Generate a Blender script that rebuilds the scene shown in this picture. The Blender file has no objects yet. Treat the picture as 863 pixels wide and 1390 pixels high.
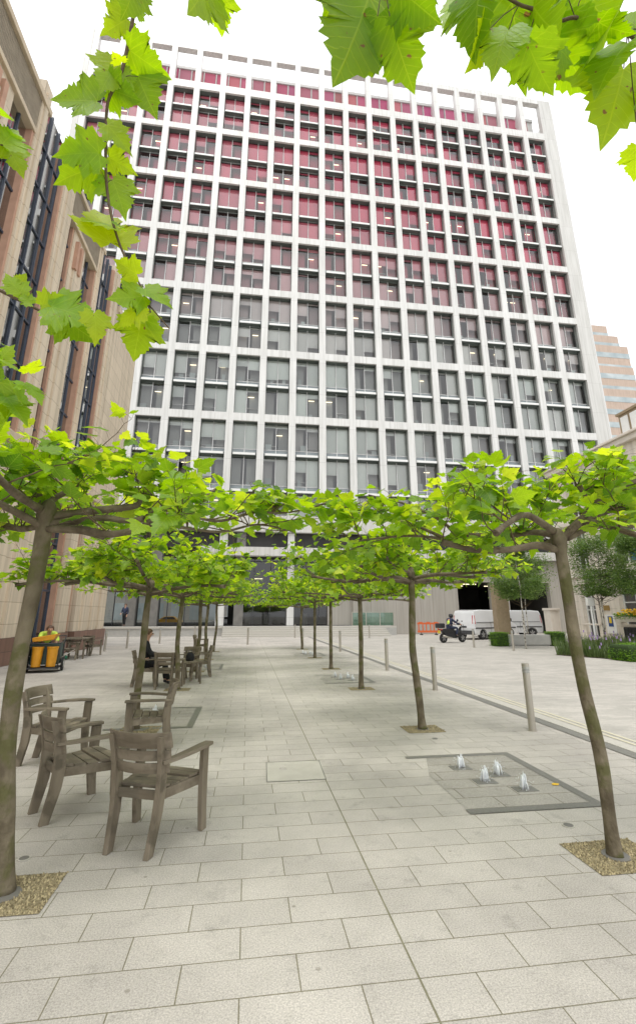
import bpy, math, random
from mathutils import Vector, Matrix, noise
R = math.radians
C = bpy.context.scene.collection
sc = bpy.context.scene

# ------------------------------------------------------------------ camera
F_PX, YAW, PITCH, ROLL, CX, CY = 637.65, 0.1428, 0.2814, 0.0006, 431.5, 650.0
EYE = Vector((0, 0, 1.65))
fwd = Vector((math.sin(YAW) * math.cos(PITCH), math.cos(YAW) * math.cos(PITCH), math.sin(PITCH)))
right = Vector((math.cos(YAW), -math.sin(YAW), 0))
up = right.cross(fwd)
cam_d = bpy.data.cameras.new('camera'); cam = bpy.data.objects.new('camera', cam_d); C.objects.link(cam)
cam.matrix_world = Matrix.Translation(EYE) @ Matrix((right, up, -fwd)).transposed().to_4x4()
cam_d.sensor_fit = 'VERTICAL'; cam_d.sensor_height = 36.0; cam_d.sensor_width = 24.0
cam_d.lens = F_PX / 1390 * 36.0
cam_d.shift_y = -45.0 / 1390.0; cam_d.shift_x = 0.0
cam_d.clip_start = 0.05; cam_d.clip_end = 2000
sc.camera = cam

# ------------------------------------------------------------------ sky, sun, exposure
SUN_EL, SUN_AZ = R(71), R(205)
w = bpy.data.worlds.new('World'); sc.world = w; w.use_nodes = True
nt = w.node_tree; nt.nodes.clear()
wo = nt.nodes.new('ShaderNodeOutputWorld'); bg = nt.nodes.new('ShaderNodeBackground')
sky = nt.nodes.new('ShaderNodeTexSky'); sky.sky_type = 'NISHITA'; sky.sun_disc = False
sky.sun_elevation = SUN_EL; sky.sun_rotation = SUN_AZ; sky.air_density = 1.0; sky.dust_density = 3.0
hs = nt.nodes.new('ShaderNodeHueSaturation'); hs.inputs['Saturation'].default_value = 0.10
cl = nt.nodes.new('ShaderNodeMixRGB'); cl.blend_type = 'MIX'; cl.inputs[0].default_value = 0.75   # cloud cover
tc = nt.nodes.new('ShaderNodeTexCoord'); nz = nt.nodes.new('ShaderNodeTexNoise'); nz.inputs['Scale'].default_value = 2.2; nz.inputs['Detail'].default_value = 6
rp = nt.nodes.new('ShaderNodeValToRGB')
rp.color_ramp.elements[0].position = 0.3; rp.color_ramp.elements[0].color = (7.6, 7.9, 8.3, 1)
rp.color_ramp.elements[1].position = 0.7; rp.color_ramp.elements[1].color = (10.0, 10.0, 9.9, 1)
nt.links.new(tc.outputs['Generated'], nz.inputs['Vector']); nt.links.new(nz.outputs['Fac'], rp.inputs[0])
nt.links.new(sky.outputs[0], hs.inputs['Color']); nt.links.new(hs.outputs[0], cl.inputs[1]); nt.links.new(rp.outputs[0], cl.inputs[2])
nt.links.new(cl.outputs[0], bg.inputs['Color']); bg.inputs['Strength'].default_value = 0.12
nt.links.new(bg.outputs[0], wo.inputs[0])
sd = bpy.data.lights.new('sun', 'SUN'); sd.energy = 1.0; sd.angle = R(30); sd.color = (1, 0.96, 0.9)
so = bpy.data.objects.new('sun', sd); C.objects.link(so)
sdir = Vector((math.sin(SUN_AZ) * math.cos(SUN_EL), math.cos(SUN_AZ) * math.cos(SUN_EL), math.sin(SUN_EL)))
so.rotation_euler = sdir.to_track_quat('Z', 'Y').to_euler(); so.location = (0, -5, 30)
sc.view_settings.view_transform = 'Standard'; sc.view_settings.look = 'None'
sc.view_settings.exposure = 0.76; sc.view_settings.gamma = 1.0; sc.view_settings.use_curve_mapping = False
try:
    sc.cycles.max_bounces = 8; sc.cycles.transparent_max_bounces = 12
except Exception: pass

# ------------------------------------------------------------------ helpers
def ray(px, py):
    return fwd + right * ((px - CX) / F_PX) + up * ((CY - py) / F_PX)
def atd(px, py, t): return EYE + ray(px, py) * t
def aty(px, py, Y):
    d = ray(px, py); return EYE + d * (Y / d.y)
def gr(px, py, z=0.0):
    d = ray(px, py); return EYE + d * ((z - EYE.z) / d.z)

class MB:
    def __init__(s): s.v = []; s.f = []; s.m = []; s.sm = []; s.col = []; s.uv = []
    def face(s, idx, m=0, smooth=False, col=None, uv=None):
        s.f.append(tuple(idx)); s.m.append(m); s.sm.append(smooth); s.col.append(col); s.uv.append(uv)
    def poly(s, pts, m=0, col=None, uv=None):
        b = len(s.v); s.v.extend([tuple(p) for p in pts]); s.face(range(b, b + len(pts)), m, False, col, uv)
    def box(s, x0, y0, z0, x1, y1, z1, m=0, col=None, T=None):
        b = len(s.v)
        P = [(x0,y0,z0),(x1,y0,z0),(x1,y1,z0),(x0,y1,z0),(x0,y0,z1),(x1,y0,z1),(x1,y1,z1),(x0,y1,z1)]
        if T is not None: P = [tuple(T @ Vector(p)) for p in P]
        s.v.extend(P)
        for q in ((0,3,2,1),(4,5,6,7),(0,1,5,4),(1,2,6,5),(2,3,7,6),(3,0,4,7)): s.face([b+i for i in q], m, False, col)
    def loft(s, rings, m=0, cap=True, smooth=False, col=None):
        b = len(s.v); n = len(rings[0])
        for r in rings: s.v.extend([tuple(p) for p in r])
        for k in range(len(rings)-1):
            for i in range(n):
                j = (i+1) % n
                s.face((b+k*n+i, b+k*n+j, b+(k+1)*n+j, b+(k+1)*n+i), m, smooth, col)
        if cap:
            s.face([b+i for i in reversed(range(n))], m, False, col)
            e = b+(len(rings)-1)*n; s.face([e+i for i in range(n)], m, False, col)
    def tube(s, pts, rad, n=8, m=0, smooth=True, lump=0.0, seed=0, cap=True, col=None):
        pts = [Vector(p) for p in pts]; rings = []; ref = None
        for i, p in enumerate(pts):
            t = (pts[min(i+1, len(pts)-1)] - pts[max(i-1, 0)]).normalized()
            if ref is None:
                a = Vector((1,0,0)) if abs(t.x) < .8 else Vector((0,1,0)); ref = (a - t*a.dot(t)).normalized()
            else:
                ref = ref - t*ref.dot(t)
                ref = ref.normalized() if ref.length > 1e-6 else t.orthogonal().normalized()
            bi = t.cross(ref); r = rad[i] if isinstance(rad, (list, tuple)) else rad
            ring = []
            for k in range(n):
                a = 2*math.pi*k/n; rr = r
                if lump: rr *= 1 + lump*noise.noise(Vector((p.x*3+math.cos(a)*1.1+seed, p.y*3+math.sin(a)*1.1, p.z*3)))
                ring.append(p + ref*math.cos(a)*rr + bi*math.sin(a)*rr)
            rings.append(ring)
        s.loft(rings, m, cap, smooth, col)
    def cyl(s, x, y, z0, z1, r, n=16, m=0, r2=None):
        r2 = r if r2 is None else r2
        s.loft([[(x+r*math.cos(2*math.pi*k/n), y+r*math.sin(2*math.pi*k/n), z0) for k in range(n)],
                [(x+r2*math.cos(2*math.pi*k/n), y+r2*math.sin(2*math.pi*k/n), z1) for k in range(n)]], m, True, False)
    def sphere(s, c, r, n=12, k=8, m=0, sx=1, sy=1, sz=1, T=None):
        rings = []
        for j in range(k+1):
            a = math.pi*(j/k*0.98+0.01)
            ring = [Vector((c[0]+sx*r*math.sin(a)*math.cos(2*math.pi*i/n), c[1]+sy*r*math.sin(a)*math.sin(2*math.pi*i/n), c[2]-sz*r*math.cos(a))) for i in range(n)]
            if T is not None: ring = [T @ p for p in ring]
            rings.append(ring)
        s.loft(rings, m, True, True)
    def build(s, name, mats, parent=None, bevel=0.0):
        me = bpy.data.meshes.new(name); me.from_pydata(s.v, [], s.f)
        if not isinstance(mats, (list, tuple)): mats = [mats]
        for x in mats: me.materials.append(x)
        me.polygons.foreach_set('material_index', s.m); me.polygons.foreach_set('use_smooth', s.sm)
        if any(c is not None for c in s.col):
            at = me.color_attributes.new('tint', 'FLOAT_COLOR', 'CORNER'); buf = []
            for f, c in zip(s.f, s.col):
                c = c or (0.5, 0.5, 0.5)
                for _ in f: buf.extend((c[0], c[1], c[2], 1.0))
            at.data.foreach_set('color', buf)
        if any(u is not None for u in s.uv):
            ul = me.uv_layers.new(name='leaf'); buf = []
            for f, u in zip(s.f, s.uv):
                for k in range(len(f)): buf.extend(u[k] if u is not None else (5.0, 5.0))
            ul.data.foreach_set('uv', buf)
        me.update()
        o = bpy.data.objects.new(name, me); C.objects.link(o)
        if parent is not None: o.parent = parent
        if bevel:
            b = o.modifiers.new('bevel', 'BEVEL'); b.width = bevel; b.segments = 2; b.limit_method = 'ANGLE'
        return o
def build_split(mb, name, mats, parent=None, bevel=0.0, gap=.03):
    """one object for every piece that stands apart from the others"""
    n = len(mb.v); par = list(range(n))
    def fd(a):
        while par[a] != a: par[a] = par[par[a]]; a = par[a]
        return a
    for f in mb.f:
        for q in f[1:]: par[fd(q)] = fd(f[0])
    comp = {}
    for k, f in enumerate(mb.f): comp.setdefault(fd(f[0]), []).append(k)
    items = []
    for fs in comp.values():
        vs = {q for k in fs for q in mb.f[k]}; lo = [min(mb.v[q][i] for q in vs)-gap/2 for i in range(3)]; hi = [max(mb.v[q][i] for q in vs)+gap/2 for i in range(3)]
        merged = [fs, lo, hi]; again = True
        while again:
            again = False
            for it in items:
                if all(merged[1][i] <= it[2][i] and it[1][i] <= merged[2][i] for i in range(3)):
                    items.remove(it); merged = [merged[0]+it[0], [min(a, b) for a, b in zip(merged[1], it[1])], [max(a, b) for a, b in zip(merged[2], it[2])]]; again = True; break
        items.append(merged)
    out = []
    for fs, lo, hi in items:
        m = MB(); mp = {}
        for k in sorted(fs):
            idx = []
            for q in mb.f[k]:
                if q not in mp: mp[q] = len(m.v); m.v.append(mb.v[q])
                idx.append(mp[q])
            m.face(idx, mb.m[k], mb.sm[k], mb.col[k], mb.uv[k])
        out.append(m.build(name, mats, parent, bevel))
    return out
def tag(o, label=None, cat=None, group=None, kind=None):
    if label: o['label'] = label
    if cat: o['category'] = cat
    if group: o['group'] = group
    if kind: o['kind'] = kind
    return o
def empty(name, loc=(0,0,0), rz=0.0, label=None, cat=None, group=None):
    o = bpy.data.objects.new(name, None); C.objects.link(o); o.location = loc; o.rotation_euler = (0,0,rz); o.empty_display_size = .2
    tag(o, label, cat, group); return o
def copy_tree(o, parent=None, loc=None, rz=None, label=None):
    c = o.copy(); C.objects.link(c)
    if parent is not None: c.parent = parent
    for ch in list(o.children): copy_tree(ch, c)
    if loc is not None: c.location = loc
    if rz is not None: c.rotation_euler = (0,0,rz)
    if label: c['label'] = label
    return c

# ------------------------------------------------------------------ materials
def mat(name, c1, c2=None, rough=0.6, scale=6.0, bump=0.0, bscale=None, metal=0.0, spec=0.5, detail=4, stretch=None, coord='Object', c3=None, s3=1.0, coat=0.0):
    m = bpy.data.materials.new(name); m.use_nodes = True; n = m.node_tree; p = n.nodes['Principled BSDF']
    p.inputs['Roughness'].default_value = rough; p.inputs['Metallic'].default_value = metal; p.inputs['Specular IOR Level'].default_value = spec
    p.inputs['Coat Weight'].default_value = coat
    p.inputs['Base Color'].default_value = (*c1, 1)
    if c2 is None and not bump: return m
    t = n.nodes.new('ShaderNodeTexCoord'); mp = n.nodes.new('ShaderNodeMapping'); n.links.new(t.outputs[coord], mp.inputs[0])
    if stretch: mp.inputs['Scale'].default_value = stretch
    if c2 is not None:
        z = n.nodes.new('ShaderNodeTexNoise'); z.inputs['Scale'].default_value = scale; z.inputs['Detail'].default_value = detail
        n.links.new(mp.outputs[0], z.inputs['Vector'])
        r = n.nodes.new('ShaderNodeValToRGB'); r.color_ramp.elements[0].position = .32; r.color_ramp.elements[1].position = .68
        r.color_ramp.elements[0].color = (*c1, 1); r.color_ramp.elements[1].color = (*c2, 1)
        n.links.new(z.outputs['Fac'], r.inputs[0]); out = r.outputs[0]
        if c3 is not None:
            z3 = n.nodes.new('ShaderNodeTexNoise'); z3.inputs['Scale'].default_value = s3; z3.inputs['Detail'].default_value = 5
            n.links.new(t.outputs[coord], z3.inputs['Vector'])
            r3 = n.nodes.new('ShaderNodeValToRGB'); r3.color_ramp.elements[0].position = .50; r3.color_ramp.elements[1].position = .58
            n.links.new(z3.outputs['Fac'], r3.inputs[0]); mx = n.nodes.new('ShaderNodeMixRGB'); mx.inputs[2].default_value = (*c3, 1)
            n.links.new(r3.outputs[0], mx.inputs[0]); n.links.new(out, mx.inputs[1]); out = mx.outputs[0]
        n.links.new(out, p.inputs['Base Color'])
    if bump:
        z2 = n.nodes.new('ShaderNodeTexNoise'); z2.inputs['Scale'].default_value = bscale or scale*4; z2.inputs['Detail'].default_value = 6
        n.links.new(mp.outputs[0], z2.inputs['Vector']); b = n.nodes.new('ShaderNodeBump'); b.inputs['Strength'].default_value = bump; b.inputs['Distance'].default_value = .02
        n.links.new(z2.outputs['Fac'], b.inputs['Height']); n.links.new(b.outputs[0], p.inputs['Normal'])
    return m

def paving(name, bw, rh, ca, cb, mortar, msize, loc, stain=0.25, rot=0.0):
    m = bpy.data.materials.new(name); m.use_nodes = True; n = m.node_tree; p = n.nodes['Principled BSDF']; L = n.links.new
    t = n.nodes.new('ShaderNodeTexCoord'); mp = n.nodes.new('ShaderNodeMapping'); mp.vector_type = 'TEXTURE'
    mp.inputs['Location'].default_value = loc; mp.inputs['Rotation'].default_value = (0, 0, rot); L(t.outputs['Object'], mp.inputs[0])
    b = n.nodes.new('ShaderNodeTexBrick'); b.offset = .5; b.offset_frequency = 2; b.squash = 1
    b.inputs['Scale'].default_value = 1; b.inputs['Brick Width'].default_value = bw; b.inputs['Row Height'].default_value = rh
    b.inputs['Mortar Size'].default_value = msize; b.inputs['Mortar Smooth'].default_value = .2; b.inputs['Bias'].default_value = 0
    b.inputs['Color1'].default_value = (*ca, 1); b.inputs['Color2'].default_value = (*cb, 1); b.inputs['Mortar'].default_value = (*mortar, 1)
    L(mp.outputs[0], b.inputs['Vector'])
    def ns(sc_, det, lo, hi, c0, c1, rough=.5):
        z = n.nodes.new('ShaderNodeTexNoise'); z.inputs['Scale'].default_value = sc_; z.inputs['Detail'].default_value = det; z.inputs['Roughness'].default_value = rough
        L(t.outputs['Object'], z.inputs['Vector']); r = n.nodes.new('ShaderNodeValToRGB')
        r.color_ramp.elements[0].position = lo; r.color_ramp.elements[1].position = hi
        r.color_ramp.elements[0].color = (c0, c0, c0, 1); r.color_ramp.elements[1].color = (c1, c1, c1*1.0, 1); L(z.outputs['Fac'], r.inputs[0]); return r.outputs[0]
    def mul(a, b_):
        x = n.nodes.new('ShaderNodeMixRGB'); x.blend_type = 'MULTIPLY'; x.inputs[0].default_value = 1; L(a, x.inputs[1]); L(b_, x.inputs[2]); return x.outputs[0]
    o = mul(b.outputs['Color'], ns(110, 3, .34, .66, .76, 1.15))          # granite speckle
    o = mul(o, ns(300, 2, .38, .62, .80, 1.10))
    o = mul(o, ns(.55, 6, .35, .62, 1 - stain, 1.04, .65))               # big worn and damp patches
    o = mul(o, ns(5.5, 7, .30, .44, 1-stain*.9, 1.0, .7))                # small stains
    vo = n.nodes.new('ShaderNodeTexVoronoi'); vo.inputs['Scale'].default_value = 3.3; L(t.outputs['Object'], vo.inputs['Vector'])      # trodden-in gum
    vr = n.nodes.new('ShaderNodeValToRGB'); vr.color_ramp.elements[0].position = .035; vr.color_ramp.elements[1].position = .05; vr.color_ramp.elements[0].color = (.68,.67,.64,1); vr.color_ramp.elements[1].color = (1,1,1,1); L(vo.outputs['Distance'], vr.inputs[0]); o = mul(o, vr.outputs[0])
    L(o, p.inputs['Base Color']); p.inputs['Roughness'].default_value = .72; p.inputs['Specular IOR Level'].default_value = .35
    bp = n.nodes.new('ShaderNodeBump'); bp.inputs['Strength'].default_value = .5; bp.inputs['Distance'].default_value = .004; bp.invert = True
    L(b.outputs['Fac'], bp.inputs['Height'])
    z = n.nodes.new('ShaderNodeTexNoise'); z.inputs['Scale'].default_value = 160; L(t.outputs['Object'], z.inputs['Vector'])
    b2 = n.nodes.new('ShaderNodeBump'); b2.inputs['Strength'].default_value = .25; b2.inputs['Distance'].default_value = .003
    L(z.outputs['Fac'], b2.inputs['Height']); L(bp.outputs[0], b2.inputs['Normal']); L(b2.outputs[0], p.inputs['Normal'])
    return m

def glass_mat(name, tint, boost=1.0, rough=0.02, gcol=(1, 1, 1)):
    m = bpy.data.materials.new(name); m.use_nodes = True; n = m.node_tree; n.nodes.clear(); L = n.links.new
    o = n.nodes.new('ShaderNodeOutputMaterial'); t = n.nodes.new('ShaderNodeBsdfTransparent'); t.inputs[0].default_value = (*tint, 1)
    g = n.nodes.new('ShaderNodeBsdfGlossy'); g.inputs['Roughness'].default_value = rough; g.inputs['Color'].default_value = (*gcol, 1)
    f = n.nodes.new('ShaderNodeFresnel'); f.inputs[0].default_value = 1.5
    mu = n.nodes.new('ShaderNodeMath'); mu.operation = 'MULTIPLY'; mu.inputs[1].default_value = boost; mu.use_clamp = True
    mx = n.nodes.new('ShaderNodeMixShader'); L(f.outputs[0], mu.inputs[0]); L(mu.outputs[0], mx.inputs[0]); L(t.outputs[0], mx.inputs[1]); L(g.outputs[0], mx.inputs[2]); L(mx.outputs[0], o.inputs[0])
    return m

def leaf_mat(name, dark, light, young, trans=.5, vein=True):
    m = bpy.data.materials.new(name); m.use_nodes = True; n = m.node_tree; p = n.nodes['Principled BSDF']; L = n.links.new
    o = n.nodes['Material Output']
    a = n.nodes.new('ShaderNodeVertexColor'); a.layer_name = 'tint'
    sp = n.nodes.new('ShaderNodeSeparateColor'); L(a.outputs[0], sp.inputs[0])
    r = n.nodes.new('ShaderNodeValToRGB'); e = r.color_ramp.elements
    e[0].position = 0; e[0].color = (*dark, 1); e[1].position = 1; e[1].color = (*young, 1); k = e.new(.55); k.color = (*light, 1)
    L(sp.outputs[0], r.inputs[0]); col = r.outputs[0]
    t = n.nodes.new('ShaderNodeTexCoord'); z = n.nodes.new('ShaderNodeTexNoise'); z.inputs['Scale'].default_value = 38; z.inputs['Detail'].default_value = 3; L(t.outputs['Object'], z.inputs['Vector'])
    zr = n.nodes.new('ShaderNodeValToRGB'); zr.color_ramp.elements[0].color = (.8, .8, .8, 1); zr.color_ramp.elements[1].color = (1.12, 1.12, 1.12, 1); L(z.outputs['Fac'], zr.inputs[0])
    x = n.nodes.new('ShaderNodeMixRGB'); x.blend_type = 'MULTIPLY'; x.inputs[0].default_value = 1; L(col, x.inputs[1]); L(zr.outputs[0], x.inputs[2]); col = x.outputs[0]
    zb = n.nodes.new('ShaderNodeTexNoise'); zb.inputs['Scale'].default_value = 55; zb.inputs['Detail'].default_value = 2; L(t.outputs['Object'], zb.inputs['Vector'])
    br = n.nodes.new('ShaderNodeValToRGB'); br.color_ramp.elements[0].position = .70; br.color_ramp.elements[1].position = .74; L(zb.outputs['Fac'], br.inputs[0])
    bx = n.nodes.new('ShaderNodeMixRGB'); L(br.outputs[0], bx.inputs[0]); L(col, bx.inputs[1]); bx.inputs[2].default_value = (.16, .10, .03, 1); col = bx.outputs[0]
    if vein:
        uv = n.nodes.new('ShaderNodeUVMap'); uv.uv_map = 'leaf'; s2 = n.nodes.new('ShaderNodeSeparateXYZ'); L(uv.outputs[0], s2.inputs[0])
        def mth(op, a_, b_=None):
            q = n.nodes.new('ShaderNodeMath'); q.operation = op
            for i_, v_ in enumerate((a_, b_)):
                if v_ is None: continue
                if isinstance(v_, (int, float)): q.inputs[i_].default_value = v_
                else: L(v_, q.inputs[i_])
            return q.outputs[0]
        ax = mth('ABSOLUTE', s2.outputs['X'])
        def rayd(ang):   # distance to a vein that leaves the leaf base at an angle
            cs, sn = math.cos(ang), math.sin(ang)
            return mth('ABSOLUTE', mth('SUBTRACT', mth('MULTIPLY', ax, cs), mth('MULTIPLY', s2.outputs['Y'], sn)))
        d = mth('MINIMUM', mth('MINIMUM', ax, rayd(R(48))), rayd(R(88)))
        w_ = mth('PINGPONG', mth('SUBTRACT', s2.outputs['Y'], mth('MULTIPLY', ax, .8)), .065)
        d = mth('MINIMUM', d, mth('ADD', w_, .004))
        v = n.nodes.new('ShaderNodeMapRange'); v.inputs[1].default_value = .004; v.inputs[2].default_value = .018; v.inputs[3].default_value = .24; v.inputs[4].default_value = 0
        L(d, v.inputs[0]); v.inputs[2].default_value = .014; mx = n.nodes.new('ShaderNodeMixRGB'); L(v.outputs[0], mx.inputs[0]); L(col, mx.inputs[1]); mx.inputs[2].default_value = (min(1, young[0]*1.25), min(1, young[1]*1.2), young[2]*2.2, 1)
        col = mx.outputs[0]
        bp = n.nodes.new('ShaderNodeBump'); bp.inputs['Strength'].default_value = .5; bp.inputs['Distance'].default_value = .004; L(v.outputs[0], bp.inputs['Height']); L(bp.outputs[0], p.inputs['Normal'])
    L(col, p.inputs['Base Color']); p.inputs['Roughness'].default_value = .42; p.inputs['Specular IOR Level'].default_value = .45
    tr = n.nodes.new('ShaderNodeBsdfTranslucent'); hc = n.nodes.new('ShaderNodeHueSaturation'); hc.inputs['Hue'].default_value = .485; hc.inputs['Value'].default_value = 2.2; hc.inputs['Saturation'].default_value = 1.08
    L(col, hc.inputs['Color']); L(hc.outputs[0], tr.inputs[0])
    ms = n.nodes.new('ShaderNodeMixShader'); ms.inputs[0].default_value = trans; L(p.outputs[0], ms.inputs[1]); L(tr.outputs[0], ms.inputs[2]); L(ms.outputs[0], o.inputs[0])
    return m

def attr_mat(name, rough=.7, stripes=0.0):
    m = bpy.data.materials.new(name); m.use_nodes = True; n = m.node_tree; p = n.nodes['Principled BSDF']; L = n.links.new
    a = n.nodes.new('ShaderNodeVertexColor'); a.layer_name = 'tint'; col = a.outputs[0]
    if stripes:
        t = n.nodes.new('ShaderNodeTexCoord'); wv = n.nodes.new('ShaderNodeTexWave'); wv.inputs['Scale'].default_value = stripes; wv.bands_direction = 'X'; L(t.outputs['Object'], wv.inputs[0])
        r = n.nodes.new('ShaderNodeValToRGB'); r.color_ramp.elements[0].color = (.72, .72, .72, 1); r.color_ramp.elements[1].color = (1.1, 1.1, 1.1, 1); L(wv.outputs['Fac'], r.inputs[0])
        x = n.nodes.new('ShaderNodeMixRGB'); x.blend_type = 'MULTIPLY'; x.inputs[0].default_value = 1; L(col, x.inputs[1]); L(r.outputs[0], x.inputs[2]); col = x.outputs[0]
    L(col, p.inputs['Base Color']); p.inputs['Roughness'].default_value = rough
    return m

def emit_mat(name, c, s):
    m = bpy.data.materials.new(name); m.use_nodes = True; p = m.node_tree.nodes['Principled BSDF']
    p.inputs['Emission Color'].default_value = (*c, 1); p.inputs['Emission Strength'].default_value = s; p.inputs['Base Color'].default_value = (*c, 1); return m

M = {}
M['pave'] = paving('granite_slabs', .56, .25, (.575,.54,.49), (.515,.483,.44), (.24,.22,.155), .0036, (.31, .44-.001, 0), stain=.24)
M['road'] = paving('granite_setts', .42, .14, (.52,.49,.445), (.43,.41,.37), (.36,.34,.29), .003, (0, 0, 0), stain=.12)
M['ground'] = mat('far_ground', (.36,.35,.31), (.42,.40,.36), .8, 2)
M['darkstone'] = mat('dark_granite', (.16,.155,.14), (.22,.215,.195), .45, 60, .1)
M['wetstone'] = paving('damp_granite', .56, .25, (.46,.435,.39), (.42,.395,.355), (.22,.20,.15), .005, (.31, .439, 0), stain=.25)
M['patchstone'] = mat('worn_slab', (.44,.42,.37), (.50,.48,.425), .75, 5, .1, 90)
M['kerb'] = mat('kerb_granite', (.50,.48,.43), (.42,.40,.36), .7, 30)
M['yellow'] = mat('yellow_line', (.60,.56,.40), (.53,.50,.40), .7, 12)
M['gravel'] = mat('gravel', (.17,.135,.07), (.36,.31,.19), .9, 70, .8, 90)
M['steel'] = mat('brushed_steel', (.48,.45,.39), (.40,.37,.32), .42, 8, metal=.55, stretch=(1,1,.1))
M['darksteel'] = mat('dark_steel', (.03,.032,.035), (.05,.05,.052), .5, 8)
M['lightband'] = mat('bollard_lamp', (.62,.62,.58), (.72,.72,.68), .3, 20)
def bark_mat():
    m = mat('plane_bark', (.08,.062,.036), (.215,.18,.12), .85, 7, .9, 28, c3=(.10,.095,.035), s3=4.2, stretch=(1,1,.55)); return m
M['bark'] = bark_mat()
M['limb'] = mat('limb_bark', (.085,.063,.038), (.195,.158,.108), .85, 9, .9, 34)
M['twig'] = mat('twig_bark', (.085,.055,.03), (.14,.10,.055), .8, 20, .3)
M['leaf'] = leaf_mat('plane_leaf', (.055,.14,.010), (.185,.34,.02), (.42,.52,.05), .50)
M['leafbig'] = leaf_mat('plane_leaf_near', (.08,.18,.012), (.19,.34,.018), (.36,.46,.035), .62)
M['birchleaf'] = leaf_mat('birch_leaf', (.06,.12,.03), (.12,.20,.05), (.21,.29,.09), .42, vein=False)
M['boxleaf'] = leaf_mat('box_leaf', (.05,.13,.01), (.13,.28,.02), (.25,.42,.04), .35, vein=False)
M['grassleaf'] = leaf_mat('grass_leaf', (.05,.085,.025), (.09,.14,.04), (.16,.21,.07), .35, vein=False)
M['hedgecore'] = mat('hedge_core', (.02,.04,.008), (.035,.07,.012), .9, 20)
M['birchbark'] = mat('birch_bark', (.52,.49,.43), (.66,.63,.57), .8, 8, stretch=(1,1,6), c3=(.14,.12,.10), s3=7)
M['teak'] = mat('weathered_teak', (.115,.092,.063), (.25,.21,.155), .75, 7, .5, 30, stretch=(1,1,.18), c3=(.12,.10,.07), s3=5)
M['teakx'] = mat('weathered_teak_across', (.125,.10,.068), (.275,.233,.175), .75, 7, .5, 30, stretch=(.18,1,1), c3=(.13,.11,.08), s3=5)
M['teaky'] = mat('weathered_teak_along', (.125,.10,.068), (.265,.225,.168), .75, 7, .5, 30, stretch=(1,.18,1), c3=(.13,.11,.08), s3=5)
def panel_mat(name, c1, c2, w_, h_, joint, rough=.45, off=(0,0,0), streak=.06):
    """large cladding panels: brick pattern in the XZ plane with thin joints and faint rain streaks"""
    m = bpy.data.materials.new(name); m.use_nodes = True; n = m.node_tree; p = n.nodes['Principled BSDF']; L = n.links.new
    t = n.nodes.new('ShaderNodeTexCoord'); sx = n.nodes.new('ShaderNodeSeparateXYZ'); cb = n.nodes.new('ShaderNodeCombineXYZ')
    L(t.outputs['Object'], sx.inputs[0]); ad = n.nodes.new('ShaderNodeMath'); L(sx.outputs['X'], ad.inputs[0]); L(sx.outputs['Y'], ad.inputs[1])
    L(ad.outputs[0], cb.inputs[0]); L(sx.outputs['Z'], cb.inputs[1])
    mp = n.nodes.new('ShaderNodeMapping'); mp.inputs['Location'].default_value = off; L(cb.outputs[0], mp.inputs[0])
    b = n.nodes.new('ShaderNodeTexBrick'); b.offset = 0; b.inputs['Scale'].default_value = 1; b.inputs['Brick Width'].default_value = w_; b.inputs['Row Height'].default_value = h_
    b.inputs['Mortar Size'].default_value = .012; b.inputs['Color1'].default_value = (*c1, 1); b.inputs['Color2'].default_value = (*c2, 1); b.inputs['Mortar'].default_value = (*joint, 1); L(mp.outputs[0], b.inputs[0])
    z = n.nodes.new('ShaderNodeTexNoise'); z.inputs['Scale'].default_value = 3; z.inputs['Detail'].default_value = 6; m2 = n.nodes.new('ShaderNodeMapping'); m2.inputs['Scale'].default_value = (1.4, 1.4, .08); L(t.outputs['Object'], m2.inputs[0]); L(m2.outputs[0], z.inputs[0])
    r = n.nodes.new('ShaderNodeValToRGB'); r.color_ramp.elements[0].position = .35; r.color_ramp.elements[1].position = .6
    k = 1-streak*1.6; r.color_ramp.elements[0].color = (k, k, k*.985, 1); r.color_ramp.elements[1].color = (1.02, 1.02, 1.02, 1); L(z.outputs['Fac'], r.inputs[0])
    x = n.nodes.new('ShaderNodeMixRGB'); x.blend_type = 'MULTIPLY'; x.inputs[0].default_value = 1; L(b.outputs['Color'], x.inputs[1]); L(r.outputs[0], x.inputs[2]); L(x.outputs[0], p.inputs['Base Color'])
    p.inputs['Roughness'].default_value = rough; return m
M['clad'] = panel_mat('tower_steel_cladding', (.70,.695,.675), (.65,.645,.625), 3.0, 3.57, (.42,.41,.39), .38, (.43, -1.4, 0), streak=.09)
M['cladpier'] = panel_mat('tower_pier_cladding', (.60,.59,.565), (.565,.555,.53), .9, 3.57, (.42,.41,.38), .42, (0, -1.4, 0), .08)
M['reveal'] = mat('reveal_shade', (.24,.245,.23), (.19,.20,.185), .4, 2)
M['soffit'] = mat('dark_metal_and_shade', (.085,.105,.095), (.11,.13,.12), .5, 2)  # dark metal parts; also paints shade under spandrels and sunshades
M['frame'] = mat('window_frame', (.55,.55,.54), (.60,.60,.59), .4, 3)
M['frameblue'] = mat('blue_grey_frame', (.035,.048,.075), (.05,.062,.09), .4, 4)
M['glass'] = glass_mat('window_glass', (.94,.96,.95), 2.1)
M['glassdark'] = glass_mat('dark_glass', (.20,.22,.22), 3.0)
M['glassclear'] = glass_mat('clear_glass', (.55,.58,.57), 1.6)
M['glassgreen'] = glass_mat('balustrade_glass', (.60,.76,.70), 1.5)
M['spandglass'] = mat('spandrel_glass', (.20,.23,.245), (.26,.29,.30), .12, 1.5)
M['blind'] = attr_mat('blind_fabric', .75, 9.0)
M['room'] = attr_mat('room_wall', .85)
M['lamp'] = emit_mat('ceiling_lamp', (1, .86, .58), 1.3)
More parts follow.
